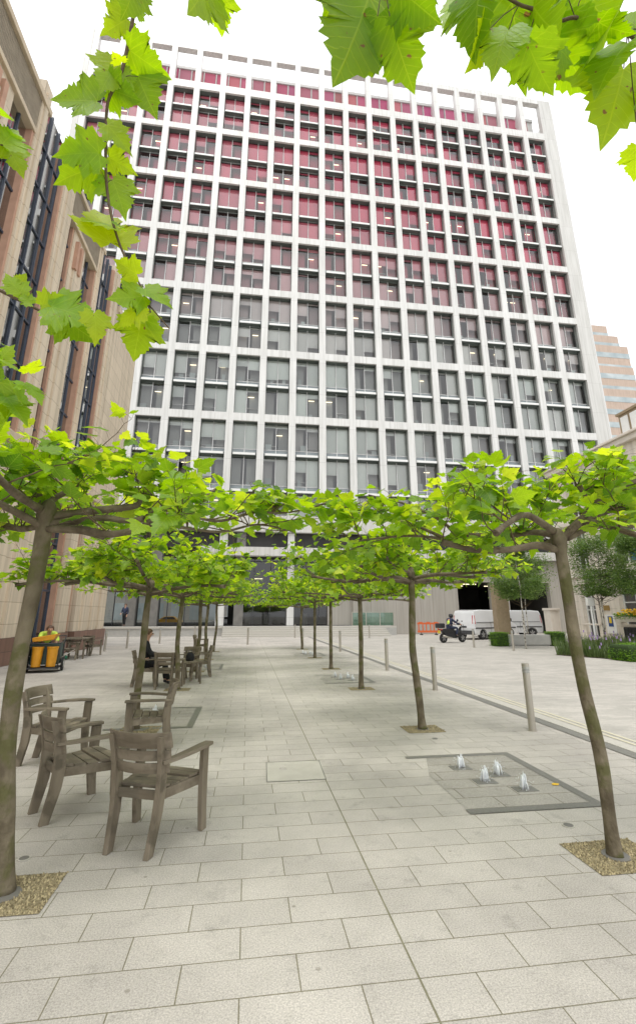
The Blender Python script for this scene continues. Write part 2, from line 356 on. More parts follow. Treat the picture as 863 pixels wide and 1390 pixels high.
M['wallgrey'] = panel_mat('grey_wall_panels', (.40,.375,.335), (.37,.345,.305), 1.15, 9.0, (.20,.185,.16), .55, (0, 0, 0), .07)
M['piergrey'] = mat('grey_pier', (.14,.135,.125), (.20,.19,.175), .5, 2)
M['darkinside'] = mat('dark_interior', (.025,.025,.024), (.045,.043,.04), .7, 1)
M['sand'] = panel_mat('sandstone', (.66,.555,.425), (.60,.505,.385), 1.3, .72, (.40,.32,.23), .8, (0, .1, 0), .12)
M['sandplain'] = mat('sandstone_plain', (.60,.50,.37), (.50,.41,.30), .85, 2.5, .2, 40)
M['pink'] = mat('pink_stone', (.50,.30,.21), (.43,.25,.175), .8, 3, .2, 40)
M['redgranite'] = panel_mat('red_granite', (.23,.125,.09), (.19,.105,.075), 1.1, .45, (.10,.06,.045), .5, (0,0,0), .1)
def flute_mat():
    m = mat('fluted_stone', (.42,.35,.255), (.34,.28,.205), .85, 3, 0); n = m.node_tree; L = n.links.new
    t = n.nodes.new('ShaderNodeTexCoord'); wv = n.nodes.new('ShaderNodeTexWave'); wv.bands_direction = 'Y'; wv.inputs['Scale'].default_value = 4.5; L(t.outputs['Object'], wv.inputs[0])
    b = n.nodes.new('ShaderNodeBump'); b.inputs['Distance'].default_value = .06; b.inputs['Strength'].default_value = 1; L(wv.outputs['Fac'], b.inputs['Height']); L(b.outputs[0], n.nodes['Principled BSDF'].inputs['Normal']); return m
M['flute'] = flute_mat()
M['slate'] = mat('blue_grey_roof', (.10,.13,.16), (.14,.17,.20), .5, 4)
M['cream'] = panel_mat('cream_stone', (.76,.69,.60), (.72,.65,.56), 1.2, .5, (.54,.48,.40), .8, (0,0,0), .1)
M['creamplain'] = mat('cream_stone_plain', (.74,.68,.60), (.68,.61,.53), .8, 3, .15, 30)
M['farpink'] = panel_mat('far_pink_brick', (.50,.39,.32), (.47,.365,.30), 1.5, .75, (.42,.33,.28), .8, (0,0,0), .06)
M['farglass'] = mat('far_window_glass', (.30,.36,.38), (.48,.53,.54), .15, .35)
M['white'] = mat('white_paint', (.78,.78,.76), (.74,.74,.72), .35, 3, coat=.3)
M['vanwhite'] = mat('van_white_paint', (.66,.665,.67), (.62,.625,.63), .28, 2, coat=.5)
M['vansilver'] = mat('van_silver_paint', (.60,.61,.62), (.55,.56,.57), .3, 2, metal=.25, coat=.5)
M['blackplastic'] = mat('black_plastic', (.018,.018,.02), (.03,.03,.032), .45, 8)
M['tyre'] = mat('tyre_rubber', (.015,.015,.015), (.03,.03,.03), .85, 20)
M['rim'] = mat('alloy_rim', (.42,.42,.43), (.5,.5,.5), .35, 5, metal=.7)
M['redlamp'] = mat('red_lamp', (.5,.02,.02), (.42,.015,.02), .2, 8)
M['lampclear'] = mat('clear_lamp', (.6,.62,.64), (.7,.7,.72), .1, 8)
M['orange'] = mat('orange_plastic', (.66,.13,.035), (.58,.11,.03), .5, 5)
M['cartyellow'] = mat('cart_yellow', (.74,.34,.018), (.62,.27,.015), .5, 6)
M['hivis'] = mat('hi_vis_yellow', (.60,.78,.10), (.50,.68,.08), .7, 10)
M['navy'] = mat('navy_cloth', (.02,.028,.06), (.035,.045,.085), .9, 12)
M['blackcloth'] = mat('black_cloth', (.008,.008,.01), (.02,.02,.023), .9, 12)
M['greycloth'] = mat('grey_cloth', (.20,.19,.17), (.27,.26,.24), .9, 12)
M['skin'] = mat('skin', (.50,.29,.20), (.44,.25,.17), .55, 12)
M['hair'] = mat('brown_hair', (.07,.038,.02), (.12,.065,.035), .6, 40)
M['greenbag'] = mat('green_plastic', (.02,.16,.09), (.015,.12,.07), .4, 8)
M['greenbin'] = mat('dark_green_plastic', (.02,.05,.045), (.03,.07,.06), .5, 8)
M['taxi'] = mat('yellow_car_paint', (.78,.42,.02), (.72,.38,.02), .3, 3, coat=.4)
M['pillar'] = mat('brown_stone', (.27,.205,.125), (.33,.255,.165), .6, 6, .1, 60)
M['planter'] = mat('grey_planter_stone', (.36,.355,.335), (.42,.41,.385), .7, 4, .1, 50)
M['water'] = mat('foaming_water', (.80,.83,.86), (.90,.92,.94), .12, 25)
M['posterw'] = mat('poster_white', (.78,.77,.74)); M['postery'] = mat('poster_yellow', (.78,.55,.03)); M['posterb'] = mat('poster_blue', (.03,.07,.22))
M['plate'] = mat('number_plate', (.75,.55,.04)); M['brass'] = mat('brass_plaque', (.42,.28,.10), metal=.6, rough=.4)
M['flower'] = mat('yellow_petals', (.80,.45,.02), (.80,.55,.05), .7, 20); M['lilac'] = mat('lilac_petals', (.36,.25,.50), (.45,.33,.58), .8, 20)
M['bluesign'] = mat('blue_panel', (.02,.13,.40), (.03,.15,.45), .4, 6)

# ------------------------------------------------------------------ ground
g = MB(); g.poly([(-600,-300,-.02),(600,-300,-.02),(600,1100,-.02),(-600,1100,-.02)]); tag(g.build('ground', M['ground']), kind='structure')
g = MB(); g.poly([(-8.05,-12,0),(4.62,-12,0),(4.62,40,0),(-22,40,0),(-22,29.5,0),(-8.05,29.5,0)]); tag(g.build('pavement', M['pave']), kind='structure')
g = MB(); g.poly([(.865,-12,.0012),(.875,-12,.0012),(.875,38.1,.0012),(.865,38.1,.0012)]); tag(g.build('movement_joint', mat('joint_filler', (.16,.15,.09), (.24,.225,.16), .9, 9)), kind='structure')
g = MB(); g.poly([(4.62,-12,-.004),(22,-12,-.004),(22,41.98,-.004),(4.62,41.98,-.004)]); tag(g.build('shared_road', M['road']), kind='structure')
g = MB(); g.poly([(22,30,-.008),(60,30,-.008),(60,41.98,-.008),(22,41.98,-.008)]); tag(g.build('side_road', M['road']), kind='structure')
g = MB(); g.poly([(4.64,-12,.003),(4.82,-12,.003),(4.82,37.9,.003),(4.64,37.9,.003)]); tag(g.build('drain_strip', M['darkstone']), kind='structure')
g = MB()
for k in range(-13, 42):
    g.box(4.83, k*.9, -.03, 5.03, k*.9+.892, .006)
tag(g.build('kerb', M['kerb'], bevel=.003), kind='structure')
g = MB()
for x in (5.10, 5.23): g.poly([(x,-12,.0005),(x+.055,-12,.0005),(x+.055,37.5,.0005),(x,37.5,.0005)])
tag(g.build('road_marking', M['yellow']), kind='structure')
g = MB(); g.poly([(-40,64,0),(60,64,0),(60,84,0),(-40,84,0)]); tag(g.build('back_street', mat('asphalt', (.07,.07,.07), (.09,.09,.088), .85, 5)), kind='structure')

# ------------------------------------------------------------------ office tower
rnd = random.Random(11)
TY = 42.4; X0 = -8.43; PITCHX = 3.0; Z0 = 19.97; HH = 7.14; CW = .33; SP = .39
tower = empty('office_tower', (0,0,0), 0, 'tall white gridded office tower with maroon tinted upper windows behind the square', 'office tower')
colx = lambda i: X0 + i*PITCHX
m = MB()
for i in range(-4, 15):                                              # vertical fins of the grid
    x = colx(i); zb = .75 if i in () else 6.5
    m.box(x-CW, TY, zb+2.3, x+CW, TY+.62, 68.2)
build_split(m, 'column', M['clad'], tower)
m = MB()
for nn in range(0, 7):
    z = Z0 + nn*HH
    if nn == 6: z0_, z1_ = z-1.0, z+.1
    else: z0_, z1_ = z-SP, z+SP
    for i in range(-4, 15):
        m.box(colx(i)+CW, TY+.004, z0_, colx(i)+PITCHX-CW if i < 14 else 36.25, TY+.62, z1_)
build_split(m, 'spandrel', M['clad'], tower, gap=.8)
m = MB()                                                             # crown: open frame, ring beam
for i in range(-4, 15):
    m.box(colx(i)+CW, TY+.004, 68.3, colx(i)+PITCHX-CW if i < 14 else 36.25, TY+.60, 68.85)
m.box(-20.8, TY-.002, 68.2, 36.25, TY+.62, 68.3); m.box(-20.8, TY+0.0, 68.85, 36.25, TY+.64, 68.95)
for i in (-4, -1, 3, 6, 8, 10, 12, 14):
    x = colx(i)
    m.loft([[(xx,TY+.63,63.3),(xx,TY+.63,68.15),(xx,TY+.95,68.15),(xx,TY+1.55,65.5)] for xx in (x-.12,x+.12)])
for i in range(-4, 15): m.box(colx(i)-CW+.003, TY+.003, 68.3, colx(i)+CW-.003, TY+.60, 68.85)
m.build('crown_frame', M['clad'], tower)
m = MB()                                                             # right hand end pier, folded back
m.loft([[(36.25,TY+.62,z),(36.25,TY,z),(37.95,TY,z),(39.5,TY+1.6,z),(39.5,TY+22,z),(38.9,TY+22,z),(38.9,TY+1.9,z),(37.75,TY+.62,z)] for z in (0,68.95)], 0)
m.build('end_wall', M['cladpier'], tower)
m = MB(); m.loft([[(-21.4,TY,z),(-20.78,TY,z),(-20.78,TY+22,z),(-21.4,TY+22,z)] for z in (0,68.95)], 0); m.box(-21.4, TY+21.4, 8.8, 39.5, TY+22, 66); m.build('side_wall', M['cladpier'], tower)
m = MB(); m.box(-20.7, TY+3.2, 62.9, 36.2, TY+21, 63.1)
for k in range(1, 16):                                               # floor slabs stop the view between storeys
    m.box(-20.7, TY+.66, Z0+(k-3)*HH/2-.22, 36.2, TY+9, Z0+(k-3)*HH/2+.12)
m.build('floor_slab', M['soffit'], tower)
m = MB(); m.box(-20.2, TY+1.75, 62.9, 36.2, TY+20, 67.4); m.build('penthouse_wall', M['clad'], tower)
m = MB(); mf = MB(); rr = random.Random(5)
x = -20
while x < 35.5:
    c = (.52+rr.uniform(-.06,.06), .15+rr.uniform(-.03,.05), .23+rr.uniform(-.03,.04))
    m.poly([(x+.06,TY+1.7,63.2),(x+1.38,TY+1.7,63.2),(x+1.38,TY+1.7,67.0),(x+.06,TY+1.7,67.0)], 0, c)
    mf.box(x-.05, TY+1.6, 63.0, x+.05, TY+1.72, 67.0); x += 1.5
mf.box(-20.2, TY+1.55, 67.0, 36.2, TY+1.78, 67.45)
m.build('penthouse_window', M['room'], tower); mf.build('penthouse_frame', M['frame'], tower)

def lerp3(a, b, t): return tuple(a[k]*(1-t)+b[k]*t for k in range(3))
def cell_window(i, z0_, z1_, slabs, first=True):
    """double-height window between two fins: panes, mullion, frames, blinds and room behind it"""
    xa, xb = colx(i)+CW, (colx(i)+PITCHX-CW if i < 14 else 36.25)
    m = MB(); GY = TY+.66
    lev = [z0_] + slabs + [z1_]; xm = (xa+xb)/2
    for a, b in zip(lev[:-1], lev[1:]):
        za = a + (.0 if a == z0_ else .0); zt = b
        zc = (za+zt)/2
        t = max(0.0, min(1.0, (zc-25.0)/25.0)); t = t*t*(3-2*t)
        side = (i+4)/18.0
        t = max(0, min(1, t*(.72+.5*side) + rnd.uniform(-.05,.05)))
        roomc = lerp3((.40,.40,.38), (.72,.025,.10), t)
        blindc = lerp3((.70,.73,.69), (.82,.08,.18), t)
        for h, (p0, p1) in enumerate(((xa+.025, xm-.035), (xm+.035, xb-.025))):
            m.poly([(p0,GY,za+.5 if a != z0_ else za+.05),(p1,GY,za+.5 if a != z0_ else za+.05),(p1,GY,zt-.04),(p0,GY,zt-.04)], 0)
            k = rnd.random(); hgt = zt-za
            fb = 1.0 if k < .36 else (rnd.uniform(.25,.7) if k < .6 else rnd.uniform(.05,.18))
            v = rnd.uniform(.85,1.12); v2 = rnd.uniform(.0,.2)
            bc = tuple(c*v+v2*.1 for c in blindc)
            m.poly([(p0,GY+.14,zt-hgt*fb),(p1,GY+.14,zt-hgt*fb),(p1,GY+.14,zt),(p0,GY+.14,zt)], 1, bc)
            v = rnd.uniform(.75,1.1)
            m.poly([(p0-.3,GY+.8,za),(p1+.3,GY+.8,za),(p1+.3,GY+.8,zt),(p0-.3,GY+.8,zt)], 2, tuple(c*v for c in roomc))
            if fb < .8:
                if rnd.random() < .25:
                    zl = zt-.9; xl = rnd.uniform(p0, p0+.3); m.box(xl, GY+.6, zl, xl+.6, GY+.68, zl+.05, 3)
                if rnd.random() < .45 and zc < 44:
                    xq = rnd.uniform(p0, p1-.5); hq = rnd.uniform(.3,.9); q = rnd.uniform(.35,.6)
                    zb_ = za + (.5 if a != z0_ else .1)
                    m.box(xq, GY+.3, zb_, xq+rnd.uniform(.3,.6), GY+.45, zb_+hq, 2, (q*.92,q,q*.97))
                if rnd.random() < .25:
                    zq = za+rnd.uniform(.8,1.3); m.box(p0, GY+.5, zq, p1, GY+.6, zq+.08, 2, (.5,.48,.46))
        if a != z0_:                                                 # glazed slab edge above each inner floor
            m.poly([(xa+.02,GY+.002,za+.06),(xb-.02,GY+.002,za+.06),(xb-.02,GY+.002,za+.48),(xa+.02,GY+.002,za+.48)], 4)
            m.box(xa, GY-.03, za+.47, xb, GY+.05, za+.53, 5); m.box(xa, GY-.02, za-.35, xb, GY+.3, za+.05, 6)
    m.box(xa+.001, TY+.38, z0_+.002, xa+.02, GY-.031, z1_-.021, 6); m.box(xb-.02, TY+.25, z0_+.002, xb-.001, GY-.031, z1_-.021, 7); m.box(xa+.001, TY+.22, z1_-.02, xb-.001, GY-.031, z1_-.001, 6)  # thin linings paint the recess shade: dark left and top, grey right
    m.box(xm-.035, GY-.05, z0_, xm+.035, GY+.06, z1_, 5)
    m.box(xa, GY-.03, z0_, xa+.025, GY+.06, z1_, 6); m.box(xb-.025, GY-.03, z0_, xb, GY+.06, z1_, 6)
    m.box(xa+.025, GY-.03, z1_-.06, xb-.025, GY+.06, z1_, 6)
    return m, xa, xb, GY
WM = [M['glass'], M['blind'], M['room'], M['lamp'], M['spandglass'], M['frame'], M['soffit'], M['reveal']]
def shade_mb(s, xa, xb, zs):
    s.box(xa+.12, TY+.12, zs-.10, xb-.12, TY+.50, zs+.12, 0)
    s.box(xa+.13, TY+.14, zs-.15, xb-.13, TY+.58, zs-.102, 1)  # dark slab paints the shade beneath the white shelf
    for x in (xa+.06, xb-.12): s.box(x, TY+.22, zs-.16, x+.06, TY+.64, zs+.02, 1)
rest = MB(); rest_s = MB(); count = 0
for row in (-1, 0, 1, 2, 3, 4, 5):
    for i in range(-4, 15):
        if row == -1: z0_, z1_ = 10.3, Z0-SP; slabs = [Z0-HH, Z0-HH/2]
        else: z0_, z1_ = Z0+row*HH+SP, Z0+(row+1)*HH-(1.0 if row == 5 else SP); slabs = [Z0+row*HH+HH/2]
        mb, xa, xb, GY = cell_window(i, z0_, z1_, slabs)
        vis = not (i < -2 and row < 2)
        if count < 100 and vis:
            wo_ = mb.build('window', WM, tower); s = MB()
            for zs in slabs: shade_mb(s, xa, xb, zs-.12)
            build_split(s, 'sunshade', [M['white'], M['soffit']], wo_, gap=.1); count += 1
        else:
            b = len(rest.v); rest.v += mb.v; rest.f += [tuple(q+b for q in f) for f in mb.f]; rest.m += mb.m; rest.sm += mb.sm; rest.col += mb.col; rest.uv += mb.uv
            for zs in slabs: shade_mb(rest_s, xa, xb, zs-.12)
o = rest.build('window', WM, tower); tag(o, kind='stuff')
o2 = rest_s.build('sunshade', [M['white'], M['soffit']], o)

m = MB()                                                             # canopy bands above the entrance floor
m.box(-20.7, TY-.35, 8.8, 36.25, TY+.8, 10.3)
m.box(-4.4, TY-.9, 6.6, 36.25, TY+.2, 7.35)
build_split(m, 'canopy_fascia', M['cladpier'], tower)
m = MB(); m.box(-20.7, TY+.85, 8.6, 36.2, TY+20, 8.8); m.box(-20.7, TY+.3, 7.36, 36.2, TY+.5, 8.78); m.build('lobby_ceiling', M['darkinside'], tower)
# ground floor: piers, lobby glass, panelled wall with two garage openings
m = MB()
for a, b in ((-14.2,-12.6), (-10.2,-9.3), (-8.4,-7.5), (-1.2,-.4)): m.box(a, TY+.1, .75, b, TY+1.2, 8.75)
build_split(m, 'ground_pier', M['piergrey'], tower)
m = MB()
for a, b in ((-2.7,-2.0), (3.35,3.95)): m.box(a, TY-.05, .75, b, TY+.75, 8.75)
build_split(m, 'white_pier', M['clad'], tower)
m = MB()
m.box(7.0, TY+.3, .75, 9.2, TY+.9, 6.55, 0)
m.box(9.2, TY-.3, 0, 19.0, TY+.3, 6.58, 0); m.box(19.0, TY-.3, 4.55, 31.0, TY+.3, 6.58, 0); m.box(22.3, TY-.3, 0, 24.0, TY+.3, 4.55, 0); m.box(28.2, TY-.3, 0, 36.25, TY+.3, 4.56, 0)
m.build('panelled_wall', M['wallgrey'], tower)
m = MB(); m.box(19, TY+.4, 0, 19.2, TY+14, 4.6); m.box(28.2, TY+.4, 0, 28.4, TY+14, 4.6); m.box(19, TY+14, 0, 28.4, TY+14.2, 4.6); m.box(19, TY+.35, 4.6, 28.4, TY+14, 4.7)
m.build('garage_interior', M['darkinside'], tower)
m = MB()
for y in (TY+2, TY+5): m.box(19.6, y, 4.48, 22.0, y+.14, 4.54); m.box(24.4, y, 4.48, 27.5, y+.14, 4.54)
build_split(m, 'garage_lamp', M['lamp'], tower)
m = MB(); mf = MB()
x = -12.6
while x < 6.9:
    if not (-2.8 < x < -1.9):
        m.poly([(x+.03,TY+.62,.8),(x+1.42,TY+.62,.8),(x+1.42,TY+.62,8.5),(x+.03,TY+.62,8.5)])
    mf.box(x-.03, TY+.55, .75, x+.03, TY+.69, 8.6); x += 1.45
for z in (3.6, 6.2): mf.box(-12.6, TY+.56, z, 7, TY+.68, z+.07)
m.build('lobby_window', M['glassclear'], tower); mf.build('lobby_frame', M['darksteel'], tower)
m = MB(); m.box(-2.0, TY+8, .75, 9, TY+8.3, 8.5); m.box(-20.6, TY+.9, .55, 9, TY+19, .76); m.build('lobby_wall', M['darkinside'], tower)
m = MB()
for k, (cx_, cz) in enumerate(((-.1,1.0), (1.6,.9), (5.2,1.0))):
    m.cyl(cx_, TY+3, .76, .76+cz, .35, 12)
for x in (.5, 2.4, 4.6): m.box(x, TY+7.7, 5.2, x+.9, TY+7.9, 5.28, 1)
m.build('reception_desk', [M['greycloth'], M['lamp']], tower)

# podium and steps
m = MB(); m.box(-21.4, 40.0, -.02, 12.4, TY+.1, .72); m.build
pod = m.build('podium', M['planter']); tag(pod, kind='structure')
m = MB()
for k in range(4): m.box(-1.9, 38.2+k*.45, -.02, 11.4, 38.65+k*.45-.002, .15*(k+1)-.03)
m.box(-1.9, 39.998, .60, 12.4, 40.45, .735)
tag(m.build('steps', M['kerb'], bevel=.012), kind='structure')
m = MB(); m.box(-21.4, 39.93, .60, -1.95, 40.3, .745); tag(m.build('podium_coping', M['kerb']), kind='structure')
b = empty('glass_balustrade', (0,0,0), 0, 'green glass balustrade at the right end of the entrance steps', 'balustrade')
m = MB()
for k in range(3): m.box(8.8+k*1.2, 40.6, .78, 9.95+k*1.2, 40.62, 1.82)
build_split(m, 'glass_panel', M['glassgreen'], b)
m = MB(); m.box(8.75, 40.58, 1.82, 12.4, 40.64, 1.87)
for k in range(4): m.box(8.73+k*1.2, 40.58, .735, 8.79+k*1.2, 40.64, 1.82)
m.build('rail', M['steel'], b)

# ------------------------------------------------------------------ left sandstone building
L_ = empty('sandstone_building', (-8.1,10,0), 0, 'sandstone building with pink pilasters and tall dark windows along the left side', 'building')
def lb(mb, name, mt, bevel=0.0):
    mb.v = [(v[0]+8.1, v[1]-10, v[2]) for v in mb.v]; return build_split(mb, name, mt, L_, bevel)
FX = -8.1
m = MB(); m.box(-30, -6, 0, -9.2, 29.3, 17.9); lb(m, 'core_wall', M['darkinside'])
m = MB(); gl = MB(); fr = MB(); pk = MB(); sd_ = MB(); flt = MB(); rf = MB(); cor = MB()
for y0 in (3.25, 10.35, 17.45, 24.55):
    # pilasters at bay edges, each in sandstone with a pink inner return
    for a, b_, top in ((y0-1.0, y0, 20.6), (y0+3.5, y0+4.05, 20.6)):
        if a > 25: continue
        sd_.box(FX-.55, a, 7.5, FX+.02, b_, top); sd_.box(FX-.3, a+(b_-a)*.3, 7.5, FX+.08, b_-(b_-a)*.3, top-.4)
        pk.box(FX-.30, a-.12, 7.5, FX-.03, a-.001, 18.3 if a > y0 else 20.2)
        pass
    if y0 < 24:
        sd_.box(FX-.8, y0+.8, 7.5, FX-.10, y0+2.2, 18.2); sd_.box(FX-.5, y0+1.15, 7.5, FX-.02, y0+1.85, 17.2)
        pk.box(FX-.7, y0+1.05, 16.2, FX+.06, y0+1.25, 17.6); pk.box(FX-.7, y0+1.45, 16.2, FX+.06, y0+1.65, 17.6)
        pk.box(FX-.3, y0+.69, 7.5, FX-.14, y0+.799, 18.0)
        flt.box(FX-.7, y0+.005, 18.2, FX+.0, y0+4.045, 19.55); cor.box(FX-.72, y0-.0, 19.55, FX+.12, y0+4.1, 19.8); cor.box(FX-.72, y0+.004, 18.0, FX+.03, y0+4.0, 18.2)
        rf.loft([[(FX-.3,y,19.8),(FX-1.5,y,22.2),(FX-4,y,22.2),(FX-4,y,19.8)] for y in (y0+.05, y0+4.05)])
        # glazing
        for a, b_ in ((y0, y0+.8), (y0+2.2, y0+3.5)):
            gl.box(FX-.28, a, 7.5, FX-.25, b_, 18.1)
            z = 8.4
            while z < 18: fr.box(FX-.25, a, z, FX-.21, b_, z+.08); z += 1.7
            fr.box(FX-.25, (a+b_)/2-.03, 7.5, FX-.19, (a+b_)/2+.03, 18.1)
    if y0+4.0 < 24:
        a, b_ = y0+4.05, y0+6.1
        gl.box(FX-.28, a, 7.5, FX-.25, b_, 20.4); z = 8.4
        while z < 20: fr.box(FX-.25, a, z, FX-.20, b_, z+.08); z += 1.7
        for yy in (a+.04, a+.7, a+1.35, b_-.2): fr.box(FX-.25, yy, 7.5, FX-.18, yy+.06, 20.4)
        rf.box(FX-2.5, a+.02, 20.4, FX-.7, b_-.02, 20.9)
sd_.box(FX-1.2, 24.61, 7.5, FX+.02, 29.3, 18.4); sd_.box(-20, 29.3, 0, FX+.0, 29.5, 18.4); cor.box(FX-1.2, 24.7, 18.4, FX+.15, 29.65, 18.8)
# ground storey
piers = ((-2.0,2.2), (4.6,9.6), (11.2,13.0), (14.2,18.9), (22.6,23.5), (24.4,29.3))
for a, b_ in piers:
    sd_.box(FX-.8, a, .9, FX+.06, b_, 6.4); pk.box(FX-.55, a-.17, .9, FX-.2, a-.001, 6.39)
    w_ = b_-a
    if w_ > 1.5:
        for q in (.22, .5, .78): sd_.box(FX-.3, a+w_*q-.07*w_, .9, FX+.16, a+w_*q+.07*w_, 6.2)
m.box(FX-.8, -2, 0, FX+.12, 29.4, .9)
rg = MB()
for a, b_ in piers: rg.box(FX-.82, a-.03, 0, FX+.17, b_+.03, .9)
lb(rg, 'plinth', M['redgranite'])
gaps = [(2.2,4.6),(9.6,11.2),(13.0,14.2),(18.9,22.6),(23.5,24.4)]
for a, b_ in gaps:
    gl.box(FX-.53, a+.02, .35, FX-.50, b_-.02, 6.3); n_ = max(1, int((b_-a)/.9))
    for k in range(n_+1): fr.box(FX-.50, a+.1+(b_-a-.28)*k/n_, .35, FX-.42, a+.18+(b_-a-.28)*k/n_, 6.3)
    for z in (.35, 2.6, 4.6): fr.box(FX-.50, a+.1, z, FX-.43, b_-.1, z+.08)
cor.box(FX-.9, -2, 6.4, FX+.10, 29.4, 6.75); sd_.box(FX-.9, -2, 6.75, FX+.0, 29.35, 7.2); cor.box(FX-.9, -2, 7.2, FX+.22, 29.45, 7.5)
lb(sd_, 'pilaster', M['sand']); lb(pk, 'pink_return', M['pink']); lb(gl, 'window_glazing', M['glassdark']); lb(fr, 'glazing_bar', M['frameblue'])
lb(flt, 'fluted_panel', M['flute']); lb(cor, 'cornice', M['sandplain'], .02); lb(rf, 'roof', M['slate'])

# ------------------------------------------------------------------ right stone building
B_ = empty('cream_stone_building', (22,30,0), 0, 'low cream stone building with a dark mansard dormer on the right side', 'building')
def rb(mb, name, mt, bevel=0.0):
    mb.v = [(v[0]-22, v[1]-30, v[2]) for v in mb.v]; return build_split(mb, name, mt, B_, bevel, .1)[0]
m = MB(); BX = 22.0
ops = [(8,10.2),(12,14.2),(16,18.2),(19.3,21.3),(24.2,26.2),(28.3,29.5)]
edges = [4]+[q for o_ in ops for q in o_]+[31]
for k in range(0, len(edges), 2): m.box(BX, edges[k], 0, BX+.6, edges[k+1], 11.5)
for k, (a, b_) in enumerate(ops):
    door = k == 5
    m.box(BX, a, 0, BX+.6, b_, .3 if door else 1.1)
    m.box(BX, a, 3.6, BX+.6, b_, 4.6); m.box(BX, a, 7.2, BX+.6, b_, 8.1); m.box(BX, a, 10.6, BX+.6, b_, 11.5)
m.box(BX+.6, 30.4, 0, BX+18, 31.0, 11.5); m.box(BX+.6, 4, 0, BX+18, 4.6, 11.5)
rb(m, 'wall', M['cream'])
m = MB(); gm = MB()
for k, (a, b_) in enumerate(ops):
    for z0_, z1_ in ((.3 if k == 5 else 1.1,3.6),(4.6,7.2),(8.1,10.6)):
        gm.box(BX+.3, a, z0_, BX+.34, b_, z1_); m.box(BX+.24, (a+b_)/2-.04, z0_, BX+.30, (a+b_)/2+.04, z1_); m.box(BX+.24, a, (z0_+z1_)/2-.03, BX+.299, b_, (z0_+z1_)/2+.03)
        m.box(BX+.22, a, z0_, BX+.3, a+.07, z1_); m.box(BX+.22, b_-.07, z0_, BX+.3, b_, z1_)
rb(gm, 'window_glazing', M['glassdark']); rb(m, 'window_frame', M['white'])
m = MB()
for z, d in ((4.05,.18),(7.6,.12)): m.box(BX-d, 3.9, z, BX, 31.1, z+.3)
m.box(BX-.3, 3.8, 11.5, BX+.6, 31.2, 11.85); m.box(BX-.45, 3.7, 11.85, BX+.7, 31.3, 12.0)
for a, b_ in ops:
    m.box(BX-.1, a-.25, 3.6, BX-.002, b_+.25, 3.85); m.box(BX-.08, a-.2, 1.0 , BX-.002, b_+.2, 1.1)
    m.box(BX-.06, a-.25, 1.1, BX-.001, a-.02, 3.6); m.box(BX-.06, b_+.02, 1.1, BX-.001, b_+.25, 3.6)
rb(m, 'cornice', M['creamplain'], .02)
m = MB(); m.loft([[(BX+1.2,y,11.9),(BX+4.0,y,12.6),(BX+12,y,12.6),(BX+12,y,11.9)] for y in (4.2, 30.8)]); rb(m, 'roof', M['slate'])
for yy in (22.6, 18.6, 14.6):
    m = MB(); m.box(BX+.5, yy, 12.0, BX+2.2, yy+1.7, 13.6); m.box(BX+.4, yy-.1, 13.6, BX+2.3, yy+1.8, 13.75); d_ = rb(m, 'dormer', M['pillar'])
    m = MB(); m.box(BX+.42, yy+.2, 12.2, BX+.48, yy+.75, 13.4); m.box(BX+.42, yy+.95, 12.2, BX+.48, yy+1.5, 13.4); m.v = [(v[0]-22, v[1]-30, v[2]) for v in m.v]; m.build('dormer_window', M['white'], d_)
m = MB(); m.box(BX-.5, 27.8, 0, BX-.01, 30.0, .15); m.box(BX-.3, 28.0, .15, BX-.012, 29.8, .3); rb(m, 'doorstep', M['creamplain'])
m = MB()
for k in range(9):
    m.box(BX-.06, 24.25+k*.24, .25, BX-.03, 24.28+k*.24, .9)
for k in range(4): m.box(BX-.062, 24.2, .25+k*.2, BX-.028, 26.2, .28+k*.2)
rb(m, 'iron_grille', M['darksteel'])
m = MB(); m.box(BX-.03, 24.2, .2, BX-.003, 26.2, .95); rb(m, 'basement_window', M['darkinside'])
m = MB(); m.box(BX-.04, 27.1, 1.9, BX-.01, 27.6, 2.2); rb(m, 'brass_plaque', M['brass'])
m = MB(); m.box(BX-.05, 26.75, .55, BX-.02, 27.55, 1.65, 0); m.box(BX-.06, 26.95, .95, BX-.051, 27.35, 1.55, 1); m.box(BX-.068, 27.05, 1.15, BX-.061, 27.25, 1.5, 2)
o = rb(m, 'poster', [M['posterw'], M['posterb'], M['postery']]); m = MB(); m.box(BX-.08, 23.6, 4.7, BX-.03, 24.6, 5.6); rb(m, 'blue_panel', M['bluesign'])

# pier / gate pedestal beyond it
m = MB(); p_ = gr(739, 864); m.box(-.9, -.5, 0, .9, .5, 1.95); m.box(-1.0, -.6, 1.95, 1.0, .6, 2.12); m.box(-1.0, -.6, 0, 1.0, .6, .25)
o = m.build('stone_gate_pier', M['creamplain'], bevel=.02); o.location = (22.6, 33.9, 0); o.scale = (.42,.8,1); tag(o, 'square pale stone gate pier to the right of the silver van', 'gate pier')

# far stepped pink tower
ft = empty('stepped_brick_tower', (95,110,0), 0, 'distant stepped pink brick tower with ribbon windows beyond the white tower', 'tower block')
tops = [(822, 443), (834.5, 459), (845, 475), (850, 505), (854, 537)]
wall = MB(); win = MB(); lastx = 60
for k, (px, py) in enumerate(tops):
    pt = aty(px, py, 110); x1 = pt.x; zt = pt.z
    z = zt; wall.box(60-k*.02-95, 0+k*-.8, 0, x1-95, 25, zt-.01*k)
    zz = zt-4.0
    while zz > 6:
        if zz < zt-1: win.box(60-95, -.06+k*-.8, zz, x1-95+.06, 5, zz+1.6)
        zz -= 3.9+ (k*0)
wall.build('wall', M['farpink'], ft); win.build('ribbon_window', M['farglass'], ft)

